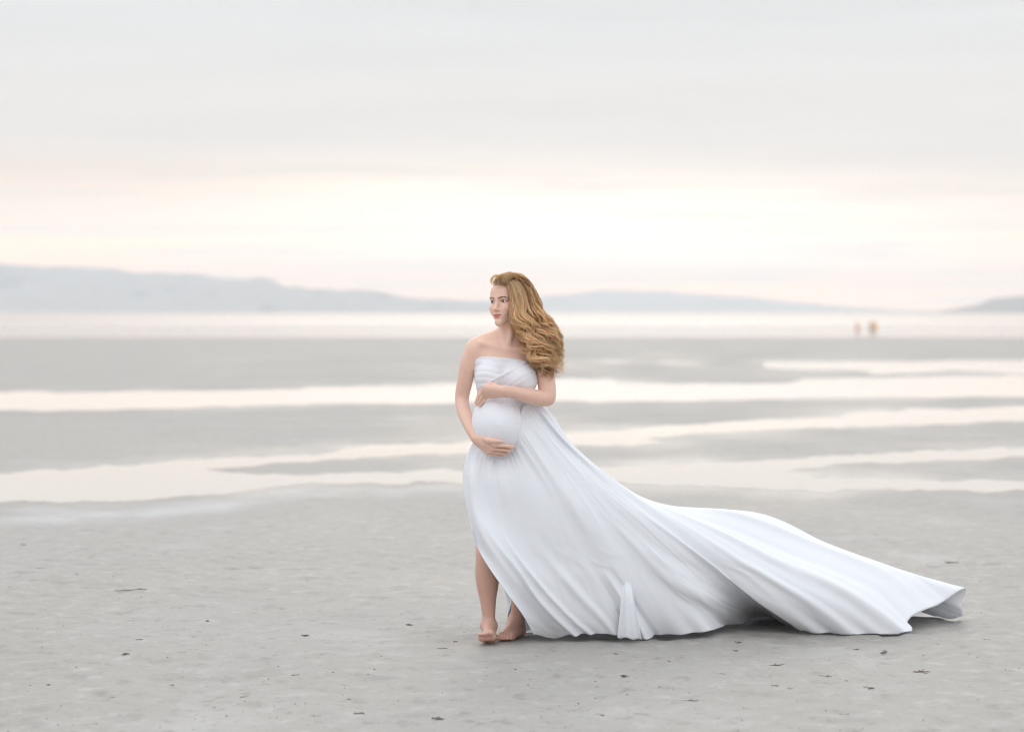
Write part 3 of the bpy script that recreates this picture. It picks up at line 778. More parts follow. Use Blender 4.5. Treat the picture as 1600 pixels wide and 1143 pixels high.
# ------------------------------------------------------------------ the gown
m_gown, nt, b, g = material("white_jersey")
gn = nt.nodes.new('ShaderNodeNewGeometry')
wv = g.noise(gn.outputs['Position'], 700.0, 2, 0.5)
cr = g.noise(gn.outputs['Position'], 38.0, 4, 0.6)
cs_ = g.mix(cr, (0.795, 0.818, 0.875, 1), (0.82, 0.842, 0.895, 1)); cmix = cs_.node; nt.links.new(cs_, b.inputs['Base Color'])
b.inputs['Roughness'].default_value = 0.85; b.inputs['Specular IOR Level'].default_value = 0.2
b.inputs['Sheen Weight'].default_value = 0.15
bump(nt, b, g.m('ADD', g.m('MULTIPLY', wv, 0.10), cr), 0.22, 0.004)
m_bod = m_gown.copy(); m_bod.name = "white_jersey_lined"; cmix.inputs[6].default_value = (0.875, 0.905, 0.955, 1); cmix.inputs[7].default_value = (0.90, 0.928, 0.975, 1)          # doubled fabric: no light comes through
tr = nt.nodes.new('ShaderNodeBsdfTranslucent'); tr.inputs[0].default_value = (0.94, 0.955, 0.98, 1)
mx = nt.nodes.new('ShaderNodeMixShader'); mx.inputs[0].default_value = 0.16
nt.links.new(b.outputs[0], mx.inputs[1]); nt.links.new(tr.outputs[0], mx.inputs[2])
nt.links.new(mx.outputs[0], nt.nodes['Material Output'].inputs['Surface'])

def to_px(P):
    return 800 + P[..., 0] * F / P[..., 1], HOR + (CAMH - P[..., 2]) * F / P[..., 1]
NECK = np.array([(700, 575), (738, 568), (745, 560.5), (752, 557), (775, 557.5), (800, 559.5), (818, 562.5), (830, 567), (836, 573), (842, 582), (880, 590)], float)
def crease(x, w=0.35):
    """rounded pleat profile in 0..1"""
    f_ = x - np.floor(x); return (np.sin(np.pi * f_)) ** w
def bodice_field(P, cen=None):
    x, y = to_px(P)
    d = smin(torso(P, cen), chest(P, cen), 0.03)
    front = np.clip((D0 + 0.09 - P[..., 1]) / 0.05, 0, 1)
    bustm = np.clip((633 - y) / 8, 0, 1) * front
    wob = 0.5 * np.sin(x * 0.11) + 0.35 * np.sin(x * 0.047 + y * 0.09)
    n_diag = (47 * (x - 745) + 85 * (y - 612)) / 97.0                    # across the diagonal wrap
    n_left = (y - 560) - 0.10 * (x - 745)
    side = np.clip((n_diag + 5.0) / 4.0, 0, 1)                           # 1 below the wrap's edge
    p1 = crease(n_diag / 8.5 + wob * 0.45, 0.5) * (0.5 + 0.5 * np.sin(x * 0.06 + n_diag * 0.21))
    p2 = crease(n_left / 10.0 + wob * 0.35, 0.5) * (0.5 + 0.5 * np.sin(x * 0.05 + 1.0))
    fold = p1 * side + p2 * (1 - side) + 0.9 * np.exp(-((n_diag + 3.5) / 2.2) ** 2)
    off = 0.0070 + bustm * 0.0038 * fold
    vert = crease(x / 5.0 + 0.3 * np.sin(y * 0.07), 0.8) * np.clip((y - 622) / 6, 0, 1) * np.clip((645 - y) / 15, 0, 1) * front
    off = off + 0.0012 * vert + 0.004 * np.exp(-((y - 631) / 3.0) ** 2) * front      # gathered empire seam
    navel = np.exp(-(((x - 777.5) / 2.6) ** 2 + ((y - 664) / 3.2) ** 2)) * front
    off = off + 0.0022 * navel
    seam_x = np.interp(y, [626, 640, 655, 680, 700, 712], [805, 811, 813.5, 811.5, 804, 795])
    off = off + 0.0030 * np.exp(-((x - seam_x) / 1.5) ** 2) * front * (y > 626) * (y < 712)
    zt = CAMH - (np.interp(x, NECK[:, 0], NECK[:, 1]) - HOR) * P[..., 1] / F
    zt = np.where(P[..., 1] > D0 + 0.10, zt - 0.03, zt)
    d = smax(d - off.astype(np.float32), (P[..., 2] - zt).astype(np.float32), 0.004)
    return smax(d, (0.79 - P[..., 2]).astype(np.float32), 0.004)
GV, GF = polygonize(bodice_field, (-0.26, D0 - 0.26, 0.77), (0.24, D0 + 0.26, 1.36), 0.0030)
gown = mesh_obj("gown", GV, GF, m_bod, person)
gown['label'] = "white strapless jersey gown with wrapped bust"

B_ = 'b'
RIBS = [
 [(741,688,.03),(727,720,.03),(724,757,.02),(733,806,-.07),(745,852,-.13),(763,884,-.19),(790,922,-.20),(816,958,-.15),(834,991,-.06)],
 [(750,702,B_),(738,735,-.08),(737,775,-.12),(752,830,-.18),(775,870,-.20),(800,905,-.18),(826,945,-.11),(850,975,-.06),(866,996,-.01)],
 [(764,709,B_),(757,745,-.10),(765,795,-.13),(787,850,-.16),(815,895,-.15),(845,935,-.12),(872,968,-.09),(893,990,-.05)],
 [(780,712,B_),(782,750,-.12),(797,805,-.13),(825,860,-.13),(860,910,-.12),(892,950,-.10),(915,975,-.07),(930,989,-.04)],
 [(797,705,B_),(812,745,-.11),(840,805,-.12),(875,865,-.11),(912,920,-.09),(945,962,-.06),(966,991,-.03)],
 [(807,688,B_),(835,735,-.09),(875,800,-.10),(918,865,-.09),(955,920,-.06),(985,968,-.02),(1002,997,.04)],
 [(812,668,B_),(848,722,-.08),(900,795,-.10),(950,860,-.08),(992,915,-.04),(1030,962,.02),(1052,990,.07)],
 [(813,648,B_),(858,708,-.05),(920,785,-.07),(980,850,-.04),(1030,905,.01),(1078,955,.07),(1105,986,.12)],
 [(818,634,-.01),(866,695,-.03),(935,775,-.04),(1005,842,-.01),(1062,895,.03),(1105,940,.10),(1140,975,.40)],
 [(824,630,.0),(872,690,.0),(950,770,-.02),(1025,832,.01),(1090,885,.08),(1150,930,.26),(1205,965,.80)],
 [(829,628,.01),(878,688,.01),(960,768,.0),(1040,828,.03),(1110,880,.09),(1190,938,.21),(1250,982,.36)],
 [(834,627,.01),(882,688,.0),(968,766,.02),(1045,828,.06),(1112,883,.12),(1190,942,.17),(1256,985,.27)],
 [(838,627,.02),(859,650,.02),(893,695,.02),(980,766,.05),(1070,826,.10),(1150,885,.13),(1235,940,.18),(1300,990,.26)],
 [(841,628,.03),(862,650,.04),(898,698,.05),(990,771,.10),(1095,826,.16),(1190,880,.18),(1290,935,.22),(1365,990,.28)],
 [(844,630,.05),(865,652,.06),(902,703,.08),(1002,777,.16),(1120,825,.24),(1230,875,.26),(1340,925,.30),(1422,987,.33)],
 [(846,631,.07),(867,654,.08),(905,708,.11),(1012,781,.24),(1145,813,.36),(1265,862,.42),(1370,908,.46),(1425,962,.42)],
 [(847,632,.09),(868,656,.11),(908,713,.14),(1020,784,.32),(1165,802,.46),(1285,848,.55),(1400,892,.62),(1466,944,.62)],
 [(846,634,.11),(867,658,.13),(908,715,.18),(1030,787,.42),(1190,803,.58),(1300,853,.68),(1400,888,.72),(1508,918,.74)],
 [(842,637,.125),(866,661,.15),(900,716,.21),(1031,792,.49),(1190,811,.66),(1301,861,.75),(1401,898,.79),(1502,941,.78)],
 [(837,640,.14),(893,718,.25),(1030,802,.58),(1190,832,.78),(1300,885,.85),(1400,925,.87),(1493,966,.81)],
 [(828,645,.17),(880,730,.32),(1000,830,.78),(1130,880,1.05),(1230,920,1.12),(1300,940,1.1),(1380,952,1.15)],
 [(815,650,.19),(860,740,.36),(960,850,.80),(1060,905,1.0),(1140,935,1.1),(1200,958,1.1)],
 [(795,655,.20),(830,750,.36),(890,850,.66),(950,910,.82),(1000,945,.92),(1040,966,.85)],
 [(775,655,.19),(790,750,.32),(820,850,.48),(850,910,.58),(880,950,.62),(900,977,.58)],
 [(757,660,.16),(757,750,.25),(775,840,.33),(797,900,.38),(815,950,.42),(828,985,.40)],
 [(747,672,.10),(738,740,.15),(745,810,.18),(765,860,.24),(782,900,.30),(795,945,.34),(800,988,.36)],
 [(741,688,.03),(727,720,.03),(724,757,.02),(733,806,-.07),(745,852,-.13),(763,886,.0),(797,930,.20),(793,960,.28),(789,989,.30)],
]
def catmull(P, t):
    """P (n, ..., c) sampled at float indices t"""
    n = len(P); i = np.clip(np.floor(t).astype(int), 0, n - 2); f_ = (t - i)
    f_ = f_.reshape(f_.shape + (1,) * (P.ndim - 1))
    p0, p1, p2, p3 = P[np.clip(i - 1, 0, n - 1)], P[i], P[i + 1], P[np.clip(i + 2, 0, n - 1)]
    return 0.5 * (2 * p1 + (p2 - p0) * f_ + (2 * p0 - 5 * p1 + 4 * p2 - p3) * f_ ** 2 + (3 * p1 - p0 - 3 * p2 + p3) * f_ ** 3)
NV, SUBU = 200, 32
rows = []
for rb in RIBS:
    pts = np.array([W(x, y, belly_y(x, y, 0.004) if d == B_ else d) for x, y, d in rb])
    fine_ = catmull(pts, np.linspace(0, len(pts) - 1, 400))
    L = np.concatenate([[0], np.cumsum(np.linalg.norm(np.diff(fine_, axis=0), axis=1))]); L /= L[-1]
    vv = np.linspace(0, 1, NV)
    rows.append(np.stack([np.interp(vv, L, fine_[:, k]) for k in range(3)], -1))
rows = np.array(rows)
uu = np.linspace(0, len(RIBS) - 1, (len(RIBS) - 1) * SUBU + 1)
S = catmull(rows, uu)                                   # (nu, NV, 3)
nu = len(uu)
def lap(S, it, keep=True):
    for _ in range(it):
        T = S.copy()
        T[1:-1, 1:-1] = 0.5 * S[1:-1, 1:-1] + 0.125 * (S[:-2, 1:-1] + S[2:, 1:-1] + S[1:-1, :-2] + S[1:-1, 2:])
        S = T
    return S
S = lap(S, 20)
def grid_normals(S):
    du = np.gradient(S, axis=0); dv = np.gradient(S, axis=1)
    n_ = np.cross(du, dv); return n_ / (np.linalg.norm(n_, axis=-1, keepdims=True) + 1e-9)
NRM = grid_normals(S)
U, Vv = np.meshgrid(uu, np.linspace(0, 1, NV), indexing='ij')
sgn = np.sign((NRM[int(SUBU * 4), 60] @ np.array([0, -1, 0]))); NRM = NRM * sgn      # outward (towards camera in front)
# metric position round the hem for evenly sized folds
hem = np.concatenate([[0], np.cumsum(np.linalg.norm(np.diff(S[:, int(NV * 0.6)], axis=0), axis=1))])
HM_ = np.repeat(hem[:, None], NV, 1)
def ridged(x, y, seed, oct=3):
    return 1 - 2 * np.abs(fbm(x, y, oct, seed, 0.45))
disp = 0.0022 * np.exp(-Vv / 0.08) * np.clip(Vv / 0.03, 0, 1) * np.sin(U * 15 + 2.0 * np.sin(U * 3.1))                         # gathers at the seam
disp += (0.0042 * np.exp(-(U / 4.0) ** 2) + 0.0014) * np.exp(-((Vv - 0.12) / 0.12) ** 2) * np.clip(Vv / 0.03, 0, 1) * np.sin(U * 6.3 + 1.4 * np.sin(U * 2.3) + 2 * Vv)
ampl = np.clip((Vv - 0.08) / 0.5, 0, 1) ** 1.2
disp += ampl * 0.011 * (ridged(HM_ * 3.1 + Vv * 0.5, Vv * 1.1 + 3, 11) - 0.55)
disp += ampl * 0.0065 * (ridged(HM_ * 8.0 + Vv * 1.3, Vv * 2.2, 31) - 0.55) * np.clip(fbm(HM_ * 1.7, Vv * 2, 2, 5) * 3 + 0.6, 0, 1)
hemz = np.clip((Vv - 0.80) / 0.2, 0, 1) ** 1.5
disp += hemz * 0.009 * np.sin(HM_ * 46 + 3.0 * np.sin(HM_ * 9.0)) * np.clip(fbm(HM_ * 2.2, Vv * 0, 2, 55) * 3 + 0.5, 0, 1)
# fine creases that come and go
patch = np.clip(fbm(HM_ * 1.3 + 9, Vv * 3.0, 3, 61) * 3.2, 0, 1)
disp += ampl * 0.0050 * patch * (ridged(HM_ * 17.0 + Vv * 5.0, Vv * 3.0, 71, 2) - 0.6)
patch2 = np.clip(fbm(HM_ * 2.0 + 31, Vv * 4.0, 3, 66) * 3.2, 0, 1)
disp += ampl * 0.0045 * patch2 * (ridged(HM_ * 11.0 - Vv * 9.0, Vv * 5.0 + HM_ * 3, 81, 2) - 0.6)
# long drawn folds that rake from the hip towards the train
for uc, w_, a_, v0, slope in ((1.35, .16, .020, .30, 1.2), (2.15, .14, .014, .35, 1.0), (5.2, .13, .034, .62, -0.2), (5.55, .10, -.016, .62, -0.2), (4.85, .10, -.014, .60, -0.2),
                              (3.4, .2, .014, .4, .8), (12.3, .20, .014, .45, .5), (13.4, .25, .016, .3, .6), (14.4, .2, -.014, .35, .5), (15.5, .2, .012, .3, .2), (7.2, .25, .010, .45, .3)):
    disp += a_ * np.exp(-((U - uc - slope * (Vv - v0)) / w_) ** 2) * np.clip((Vv - v0) / 0.25, 0, 1)
edge = np.clip(np.minimum(U, len(RIBS) - 1 - U) / 0.25, 0, 1)
ridge_keep = 1 - 0.6 * np.exp(-((U - 17.3) / 0.6) ** 2)
S = S + NRM * (disp * (0.25 + 0.75 * edge) * ridge_keep)[..., None]
S = lap(S, 2)
gz = ground_z(S[..., 0], S[..., 1]) + 0.004 + 0.010 * np.clip(fbm(HM_ * 6, Vv * 0, 3, 91) + 0.2, 0, 1)
S[..., 2] = np.maximum(S[..., 2], gz)
I = np.arange(nu * NV).reshape(nu, NV)
SF = np.stack([I[:-1, :-1], I[1:, :-1], I[1:, 1:], I[:-1, 1:]], -1).reshape(-1, 4)
skirt = mesh_obj("skirt", S.reshape(-1, 3), SF, m_gown, gown)
skirt['label'] = "long flowing skirt and train of the white gown"
sol = skirt.modifiers.new("thickness", 'SOLIDIFY'); sol.thickness = 0.0025; sol.offset = 0

# the corner of the overskirt hanging in front, folded on itself
nr, nc = 60, 40; FV = []
fr_ = S[:10 * SUBU].reshape(-1, 3); fpx, fpy = to_px(fr_); sel = (fpx > 930) & (fpx < 1040) & (fpy > 840); fr_, fpx, fpy = fr_[sel], fpx[sel], fpy[sel]
for i in range(nr):
    t = i / (nr - 1); cx = np.interp(t, [0, .35, .75, 1], [977, 979, 982, 983.5]); hw = np.interp(t, [0, .3, .7, 1], [1.5, 6.5, 13, 19]); cy = 868 + t * 127.5
    near = fr_[np.hypot(fpx - cx, fpy - cy) < hw + 6, 1]; base_d = (near.min() if len(near) else D0) - D0
    for j in range(nc):
        s_ = j / (nc - 1) * 2 - 1
        dyy = min(base_d, 0.0) - 0.002 + 0.036 * max(0, .55 - t) / .55 - 0.020 * t ** 1.3 * (math.cos(s_ * 4.4 + .5) * .6 + .4 * math.cos(s_ * 9 + 2) + 1) * .7 + 0.016 * s_ * s_ * (1 - t)
        FV.append([cx + s_ * hw, cy + (1.5 + 2.0 * s_ + 1.2 * math.sin(s_ * 6)) * t ** 4, dyy])
FV = np.array(FV).reshape(nr, nc, 3)
for _ in range(8): FV[1:-1, :, 2] = .5 * FV[1:-1, :, 2] + .25 * (FV[:-2, :, 2] + FV[2:, :, 2])
FV = [W(*p) for p in FV.reshape(-1, 3)]
FV = np.array(FV); FV[:, 2] = np.maximum(FV[:, 2], ground_z(FV[:, 0], FV[:, 1]) + 0.004)
I = np.arange(nr * nc).reshape(nr, nc)
flap = mesh_obj("overskirt_corner", FV, np.stack([I[:-1, :-1], I[:-1, 1:], I[1:, 1:], I[1:, :-1]], -1).reshape(-1, 4), m_gown, gown)
sol = flap.modifiers.new("thickness", 'SOLIDIFY'); sol.thickness = 0.002; sol.offset = 0

# ------------------------------------------------------------------ hair
rs = np.random.RandomState(11)
E0 = np.array([(787,437),(796,447),(799.5,463),(800,482),(801,499),(808,514),(818,530),(826,548),(839,563),(851,578),(859,594)], float)
E1 = np.array([(800,430),(820,437),(833,455),(841,475),(847,490),(856,502),(864,513),(868,529),(866,549),(866,569),(864,590)], float)
KP = 30
TT = np.linspace(0, 1, KP)
FR = np.interp(TT, [0, .12, .35, .6, .8, 1], [-.015, -.060, -.075, -.080, -.085, -.075])
BK = np.interp(TT, [0, .12, .35, .6, .8, 1], [.030, .090, .095, .050, .000, -.030])
e0, e1 = catmull(E0, TT * (len(E0) - 1)), catmull(E1, TT * (len(E1) - 1))
def flow(s, w):
    xy = e0 + (e1 - e0) * s
    fr = FR * (1 - s ** 2.2) + 0.02 * s ** 2.2; bk = BK
    dy = fr + (bk - fr) * w
    return xy, dy
def to_world(xy, dy):
    d = D0 + dy
    return np.stack([(xy[:, 0] - 800) * d / F, d, CAMH - (xy[:, 1] - HOR) * d / F], -1)
LIGHT, MID, DARK = np.array([1.0, .78, .50]), np.array([.67, .405, .195]), np.array([.21, .112, .050])
paths, radii, cols = [], [], []
def add_lock(P, n, R, wave, lam, phase, tone, trim=1.0, rad=0.00046, loose=1.0, root=0.9, env0=0.75, spread=0.0):
    """P: centre line (KP, 3); n strands gathered round it, waved and clumped towards the tip"""
    T = np.gradient(P, axis=0); T /= np.linalg.norm(T, axis=-1, keepdims=True) + 1e-9
    A = np.cross(T, [0, 1.0, 0]); A /= np.linalg.norm(A, axis=-1, keepdims=True) + 1e-9
    Bn = np.cross(T, A)
    L = np.concatenate([[0], np.cumsum(np.linalg.norm(np.diff(P, axis=0), axis=1))])
    amp = wave * (np.clip((TT - 0.12) / 0.6, 0, 1) ** 1.1 + 0.7 * np.clip((TT - 0.6) / 0.4, 0, 1))
    ph = 2 * math.pi * L / lam * (1 + 0.45 * TT) + phase
    C = P + A * (amp * np.sin(ph))[:, None] + Bn * (amp * 0.8 * np.cos(ph))[:, None]
    for i in range(n):
        r_, th = math.sqrt(rs.rand()) * R, rs.rand() * 6.283
        tw = th + 1.2 * TT * rs.randn() * 0.4
        env = np.interp(TT, [0, .2, .7, 1], [env0, 1.0, 0.85, 0.60])
        q_ = C + (A * (np.cos(tw) * 0.62)[:, None] + Bn * np.sin(tw)[:, None]) * (r_ * env)[:, None]
        fz = 0.0042 * loose * rs.randn(2)
        q_ = q_ + A * (fz[0] * TT * np.sin(ph * 1.7 + rs.rand() * 6))[:, None] + Bn * (fz[1] * TT * np.cos(ph * 1.3 + rs.rand() * 6))[:, None]
        if spread:
            dec = np.clip(1 - TT / 0.16, 0, 1)[:, None] ** 1.5
            q_ = q_ + dec * (h_l * (rs.rand() - .5) * 2 * spread + h_u * rs.randn() * spread * 0.30)
        stop = trim * (0.80 + 0.20 * rs.rand() ** 0.6)
        idx_ = TT * stop * (KP - 1)
        q_ = catmull(q_, idx_)
        paths.append(q_)
        radii.append(rad * np.interp(TT, [0, .1, .7, 1], [root, 1, .85, .25]))
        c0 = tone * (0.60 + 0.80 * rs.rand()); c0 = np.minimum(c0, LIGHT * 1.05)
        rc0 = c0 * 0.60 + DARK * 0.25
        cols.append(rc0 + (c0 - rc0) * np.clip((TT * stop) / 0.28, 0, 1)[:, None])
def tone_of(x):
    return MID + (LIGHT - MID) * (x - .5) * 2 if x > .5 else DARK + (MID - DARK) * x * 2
# main mass, back to front: broad sections that share their waves
NL = 135
for k in range(NL):
    w = 1 - (k / NL) ** 0.75; s = (k * 0.618) % 1.0
    if k % 7 == 0: s = 1 - 0.12 * rs.rand()
    xy, dy = flow(s, w)
    xy = xy + np.stack([np.interp(TT, [0, .3, 1], [0, rs.randn() * 1.5, rs.randn() * 6]), np.interp(TT, [0, .3, 1], [rs.randn() * 1.0, rs.randn() * 1.5, rs.randn() * 5])], -1)
    front = 1 - w
    x = np.clip(0.17 + 0.68 * front + 0.30 * rs.randn(), 0.02, 1.0) if rs.rand() > 0.28 else 0.02 + 0.20 * rs.rand()  # random lowlights; deeper layers toned darker, recess shade put into the colour
    ph0 = s * 5.0 + w * 2.5 + rs.randn() * 0.7
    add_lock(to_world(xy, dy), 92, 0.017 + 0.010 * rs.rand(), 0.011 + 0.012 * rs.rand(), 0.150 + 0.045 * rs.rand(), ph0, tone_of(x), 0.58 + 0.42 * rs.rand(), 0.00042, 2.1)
# hair swept up from the hairline and over
for k in range(40):
    r_ = rs.rand() ** 0.75; s = 0.05 + 0.9 * r_
    base, dyb = flow(min(1, s), 0.18 + 0.5 * rs.rand())
    x0, y0 = 770 + 24 * r_, 444.0 - 2 * math.sin(r_ * math.pi) + rs.randn() * 1.7
    pre = np.array([(x0, y0), (x0 + 2.5 + rs.randn() * 1.5, y0 - 6 - 3 * rs.rand()), (x0 + 11, 430.5 + rs.randn() * 1.2 - 1.5 * rs.rand()), (x0 + 24, 431.0 + 3 * r_ + rs.randn())])
    prey = np.array([-0.052, -0.052, -0.040, -0.030])
    tail = base[5:]; taily = dyb[5:]
    full = np.concatenate([pre, tail[3::4]]); fy_ = np.concatenate([prey, taily[3::4]])
    ti = np.linspace(0, len(full) - 1, KP)
    xy = catmull(full, ti); dy = catmull(fy_[:, None], ti)[:, 0]
    add_lock(to_world(xy, dy), 30, 0.0085, 0.004 + 0.008 * rs.rand(), 0.10, rs.rand() * 6.28, tone_of(np.clip(0.78 + 0.2 * rs.randn(), .3, 1)), 0.55 + 0.45 * rs.rand(), 0.00040, 2.2, 0.10, 0.30, 0.016)
# crown
for k in range(18):
    j = rs.rand(); base, dyb = flow(0.75 + 0.25 * j, 0.25 + 0.6 * rs.rand())
    pre = np.array([(786 + 8 * rs.rand(), 434.5 + 2 * rs.rand()), (797, 430.2 + rs.rand()), (812 + 2 * rs.rand(), 432.5 + 2.0 * rs.rand()), (826, 441 + 3 * rs.rand())])
    full = np.concatenate([pre, base[8::4]]); fy_ = np.concatenate([[-.02, -.02 + .05 * j, -.03 + .09 * j, -.03 + .1 * j], dyb[8::4]])
    ti = np.linspace(0, len(full) - 1, KP); xy = catmull(full, ti); dy = catmull(fy_[:, None], ti)[:, 0]
    add_lock(to_world(xy, dy), 70, 0.013, 0.006 + 0.008 * rs.rand(), 0.12, rs.rand() * 6.28, tone_of(np.clip(0.5 + 0.28 * rs.randn(), .1, 1)), 0.6 + 0.4 * rs.rand(), 0.00042, 1.3)
# loose lock curling off the forehead into the light
for k in range(7):
    j = rs.randn(2) * 0.9
    full = np.array([(786, 437), (781, 431.5), (774, 431.0), (768.5, 436), (767.5, 442), (770, 446.5)], float) + j
    ti = np.linspace(0, len(full) - 1, KP); xy = catmull(full, ti); dy = np.linspace(-0.03, -0.055, KP)
    add_lock(to_world(xy, dy), 10, 0.0035, 0.001, 0.1, 0, tone_of(0.95), 0.8 + .2 * rs.rand())
# locks that frame the cheek
for k in range(20):
    j = rs.randn(2) * np.array([1.3, 1.0])
    full = np.array([(789, 439), (795, 449), (797.5, 462), (798, 478), (797, 492), (800, 504), (806, 513), (813, 521), (818, 533), (828, 545)], float) + j
    full[:, 0] += np.linspace(0, 1, 10) * 5 * rs.rand()
    ti = np.linspace(0, len(full) - 1, KP); xy = catmull(full, ti)
    dy = np.interp(TT, [0, .15, .5, 1], [-.03, -.072, -.088, -.095])
    add_lock(to_world(xy, dy), 24, 0.0055, 0.004 + 0.006 * rs.rand(), 0.085, rs.rand() * 6.28, tone_of(np.clip(0.72 + 0.2 * rs.randn(), .2, 1)), 0.6 + 0.4 * rs.rand())
# bright curls in front
for k in range(26):
    s = 0.15 + 0.8 * rs.rand(); xy, dy = flow(s, -0.05)
    xy = xy + np.stack([np.interp(TT, [0, .4, 1], [0, rs.randn() * 3, rs.randn() * 8]), np.interp(TT, [0, .4, 1], [0, rs.randn() * 2, rs.randn() * 6])], -1)
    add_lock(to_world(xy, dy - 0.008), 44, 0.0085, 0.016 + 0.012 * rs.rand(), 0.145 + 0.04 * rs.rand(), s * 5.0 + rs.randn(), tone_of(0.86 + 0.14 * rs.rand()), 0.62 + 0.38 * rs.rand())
# fly-aways streaming to the right in the wind
for k in range(230):
    s = 0.50 + 0.5 * rs.rand(); xy, dy = flow(s, rs.rand() * 0.7)
    t0 = 0.35 + 0.4 * rs.rand(); g_ = np.clip((TT - t0) / (1 - t0), 0, 1)
    xy = xy + np.stack([g_ ** 1.3 * (4 + 20 * rs.rand()), -g_ ** 1.2 * (rs.randn() * 8 + 10)], -1)
    add_lock(to_world(xy, dy), 2, 0.004, 0.010 + 0.012 * rs.rand(), 0.10, rs.rand() * 6.28, tone_of(0.6 + 0.4 * rs.rand()), 0.7 + 0.3 * rs.rand(), 0.00075, 2.0)
HPATH, HRAD, HCOL = np.array(paths), np.array(radii), np.array(cols)
# keep the hair outside head, neck, shoulder and bodice
def field_out(P):
    a = smin(chest(P, None), torso(P, None) - 0.012, 0.02)
    return np.minimum(np.minimum(a, head(P, None)), armL(P, None))
flat = HPATH.reshape(-1, 3).astype(np.float32)
for it in range(2):
    d = np.concatenate([field_out(c_[None])[0] for c_ in np.array_split(flat, 8)])
    m = d < 0.005
    if not m.any(): break
    p = flat[m]; e_ = 0.002
    gr = np.stack([field_out((p + np.eye(3, dtype=np.float32)[i] * e_)[None])[0] - field_out((p - np.eye(3, dtype=np.float32)[i] * e_)[None])[0] for i in range(3)], -1)
    gr /= np.linalg.norm(gr, axis=-1, keepdims=True) + 1e-9
    flat[m] = p + gr * (0.0055 - d[m])[:, None]
HPATH = flat.reshape(HPATH.shape)
hx, hy = to_px(HPATH); keep = ~(((hy > 478) & (hx < 795.5)).any(1))          # nothing crosses under the chin
HPATH, HRAD, HCOL = HPATH[keep], HRAD[keep], HCOL[keep]
hair = ribbons_mesh("hair", HPATH, HRAD, HCOL, m_hair, person, rs)
hair['label'] = "long wavy blonde hair blown to one side"
# dense under-hair that the locks lie on
core = Blend()
core.add(hel((0, -16, 40), (76, 88, 80)), 0.02)
def cm(s, t, w):
    xy, dy = flow(s, w); i = int(t * (KP - 1)); return to_world(xy[i:i + 1], dy[i:i + 1])[0]
ch = [cm(.55, t, .45) for t in (.12, .3, .45, .6, .75, .88)]
for i, (ra, rb) in enumerate(((.046, .050), (.050, .046), (.046, .038), (.038, .028), (.028, .012))):
    core.add(rc(ch[i], ch[i + 1], ra, rb), 0.02)
core.add(hel((0, 75, -10), (90, 62, 78)), 0.01, 's')
CV, CF = polygonize(core, (-0.12, D0 - 0.25, 1.15), (0.30, D0 + 0.30, 1.72), 0.006)
m_core, nt, b, g = material("under_hair")
gn = nt.nodes.new('ShaderNodeNewGeometry')
b.inputs['Base Color'].default_value = (0.26, 0.16, 0.075, 1); b.inputs['Roughness'].default_value = 0.7
bump(nt, b, g.noise(gn.outputs['Position'], 160.0, 3, 0.6), 0.6, 0.004)
mesh_obj("under_hair", CV, CF, m_core, hair)

# ------------------------------------------------------------------ distant people by the water's edge
def tiny_person(px, py_foot, height_px, top_col, leg_col, hair_col, label, pose, wide=1.0):
    z0 = LAKE_Z + 0.02; d = (CAMH - z0) * F / (py_foot - HOR)
    x = (px - 800) * d / F; z0 = float(base_z(np.array(d)))
    h = height_px * d / F
    S_ = lambda a, b2, c: np.array((x + a * h, d + b2 * h, z0 + c * h))
    B2 = Blend()
    B2.add(el(S_(0, 0, .935), (.062 * h, .068 * h, .072 * h)), .02)
    B2.add(rc(S_(0, 0, .80), S_(0, 0, .90), .030 * h, .028 * h), .02)
    B2.add(rc(S_(-.075 * wide, 0, .79), S_(.075 * wide, 0, .79), .048 * h, .048 * h), .03)
    B2.add(rc(S_(0, 0, .76), S_(0, 0, .52), .095 * h * wide, .085 * h * wide), .04)
    for s in (-1, 1):
        st = pose * s
        B2.add(rc(S_(s * .05, 0, .50), S_(s * .055, -st * .4, .27), .060 * h, .042 * h), .03)
        B2.add(rc(S_(s * .055, -st * .4, .27), S_(s * .055, st * .3, .03), .040 * h, .024 * h), .02)
        B2.add(rc(S_(s * .055, st * .3 + .01, .02), S_(s * .060, st * .3 - .09, .018), .022 * h, .018 * h), .02)
        B2.add(rc(S_(s * .12 * wide, 0, .79), S_(s * .155 * wide, .03, .62), .034 * h, .027 * h), .02)
        B2.add(rc(S_(s * .155 * wide, .03, .62), S_(s * .14 * wide, -.06, .47), .026 * h, .020 * h), .02)
        B2.add(rc(S_(s * .14 * wide, -.06, .47), S_(s * .13 * wide, -.075, .41), .020 * h, .013 * h), .01)
    V, Fc = polygonize(B2, (x - .35 * h, d - .35 * h, z0 - .02), (x + .35 * h, d + .35 * h, z0 + 1.05 * h), 0.020 * h)
    m, nt, b, g = material("distant_clothes"); va = nt.nodes.new('ShaderNodeVertexColor'); va.layer_name = 'tone'
    nt.links.new(va.outputs[0], b.inputs['Base Color']); b.inputs['Roughness'].default_value = 0.8
    o = mesh_obj("person", V, Fc, m)
    t = (V[:, 2] - z0) / h
    col = np.where(t[:, None] > .965, hair_col, np.where(t[:, None] > .84, (.55, .36, .27), np.where(t[:, None] > .50, top_col, np.where(t[:, None] > .05, leg_col, (.45, .30, .22)))))
    hm = (t > .88) & (V[:, 1] > d + .01 * h); col = np.where(hm[:, None], hair_col, col)
    color_attr(o, 'tone', col)
    return tag(o, label, "person", None)
tiny_person(1340, 523.5, 23, (.80, .60, .42), (.70, .58, .48), (.20, .12, .07), "lone figure in tan clothes standing apart at the water's edge", .10)
tiny_person(1361, 524.5, 24, (.62, .50, .42), (.55, .52, .48), (.10, .07, .05), "figure in dark clothes close beside the person in orange", .15)
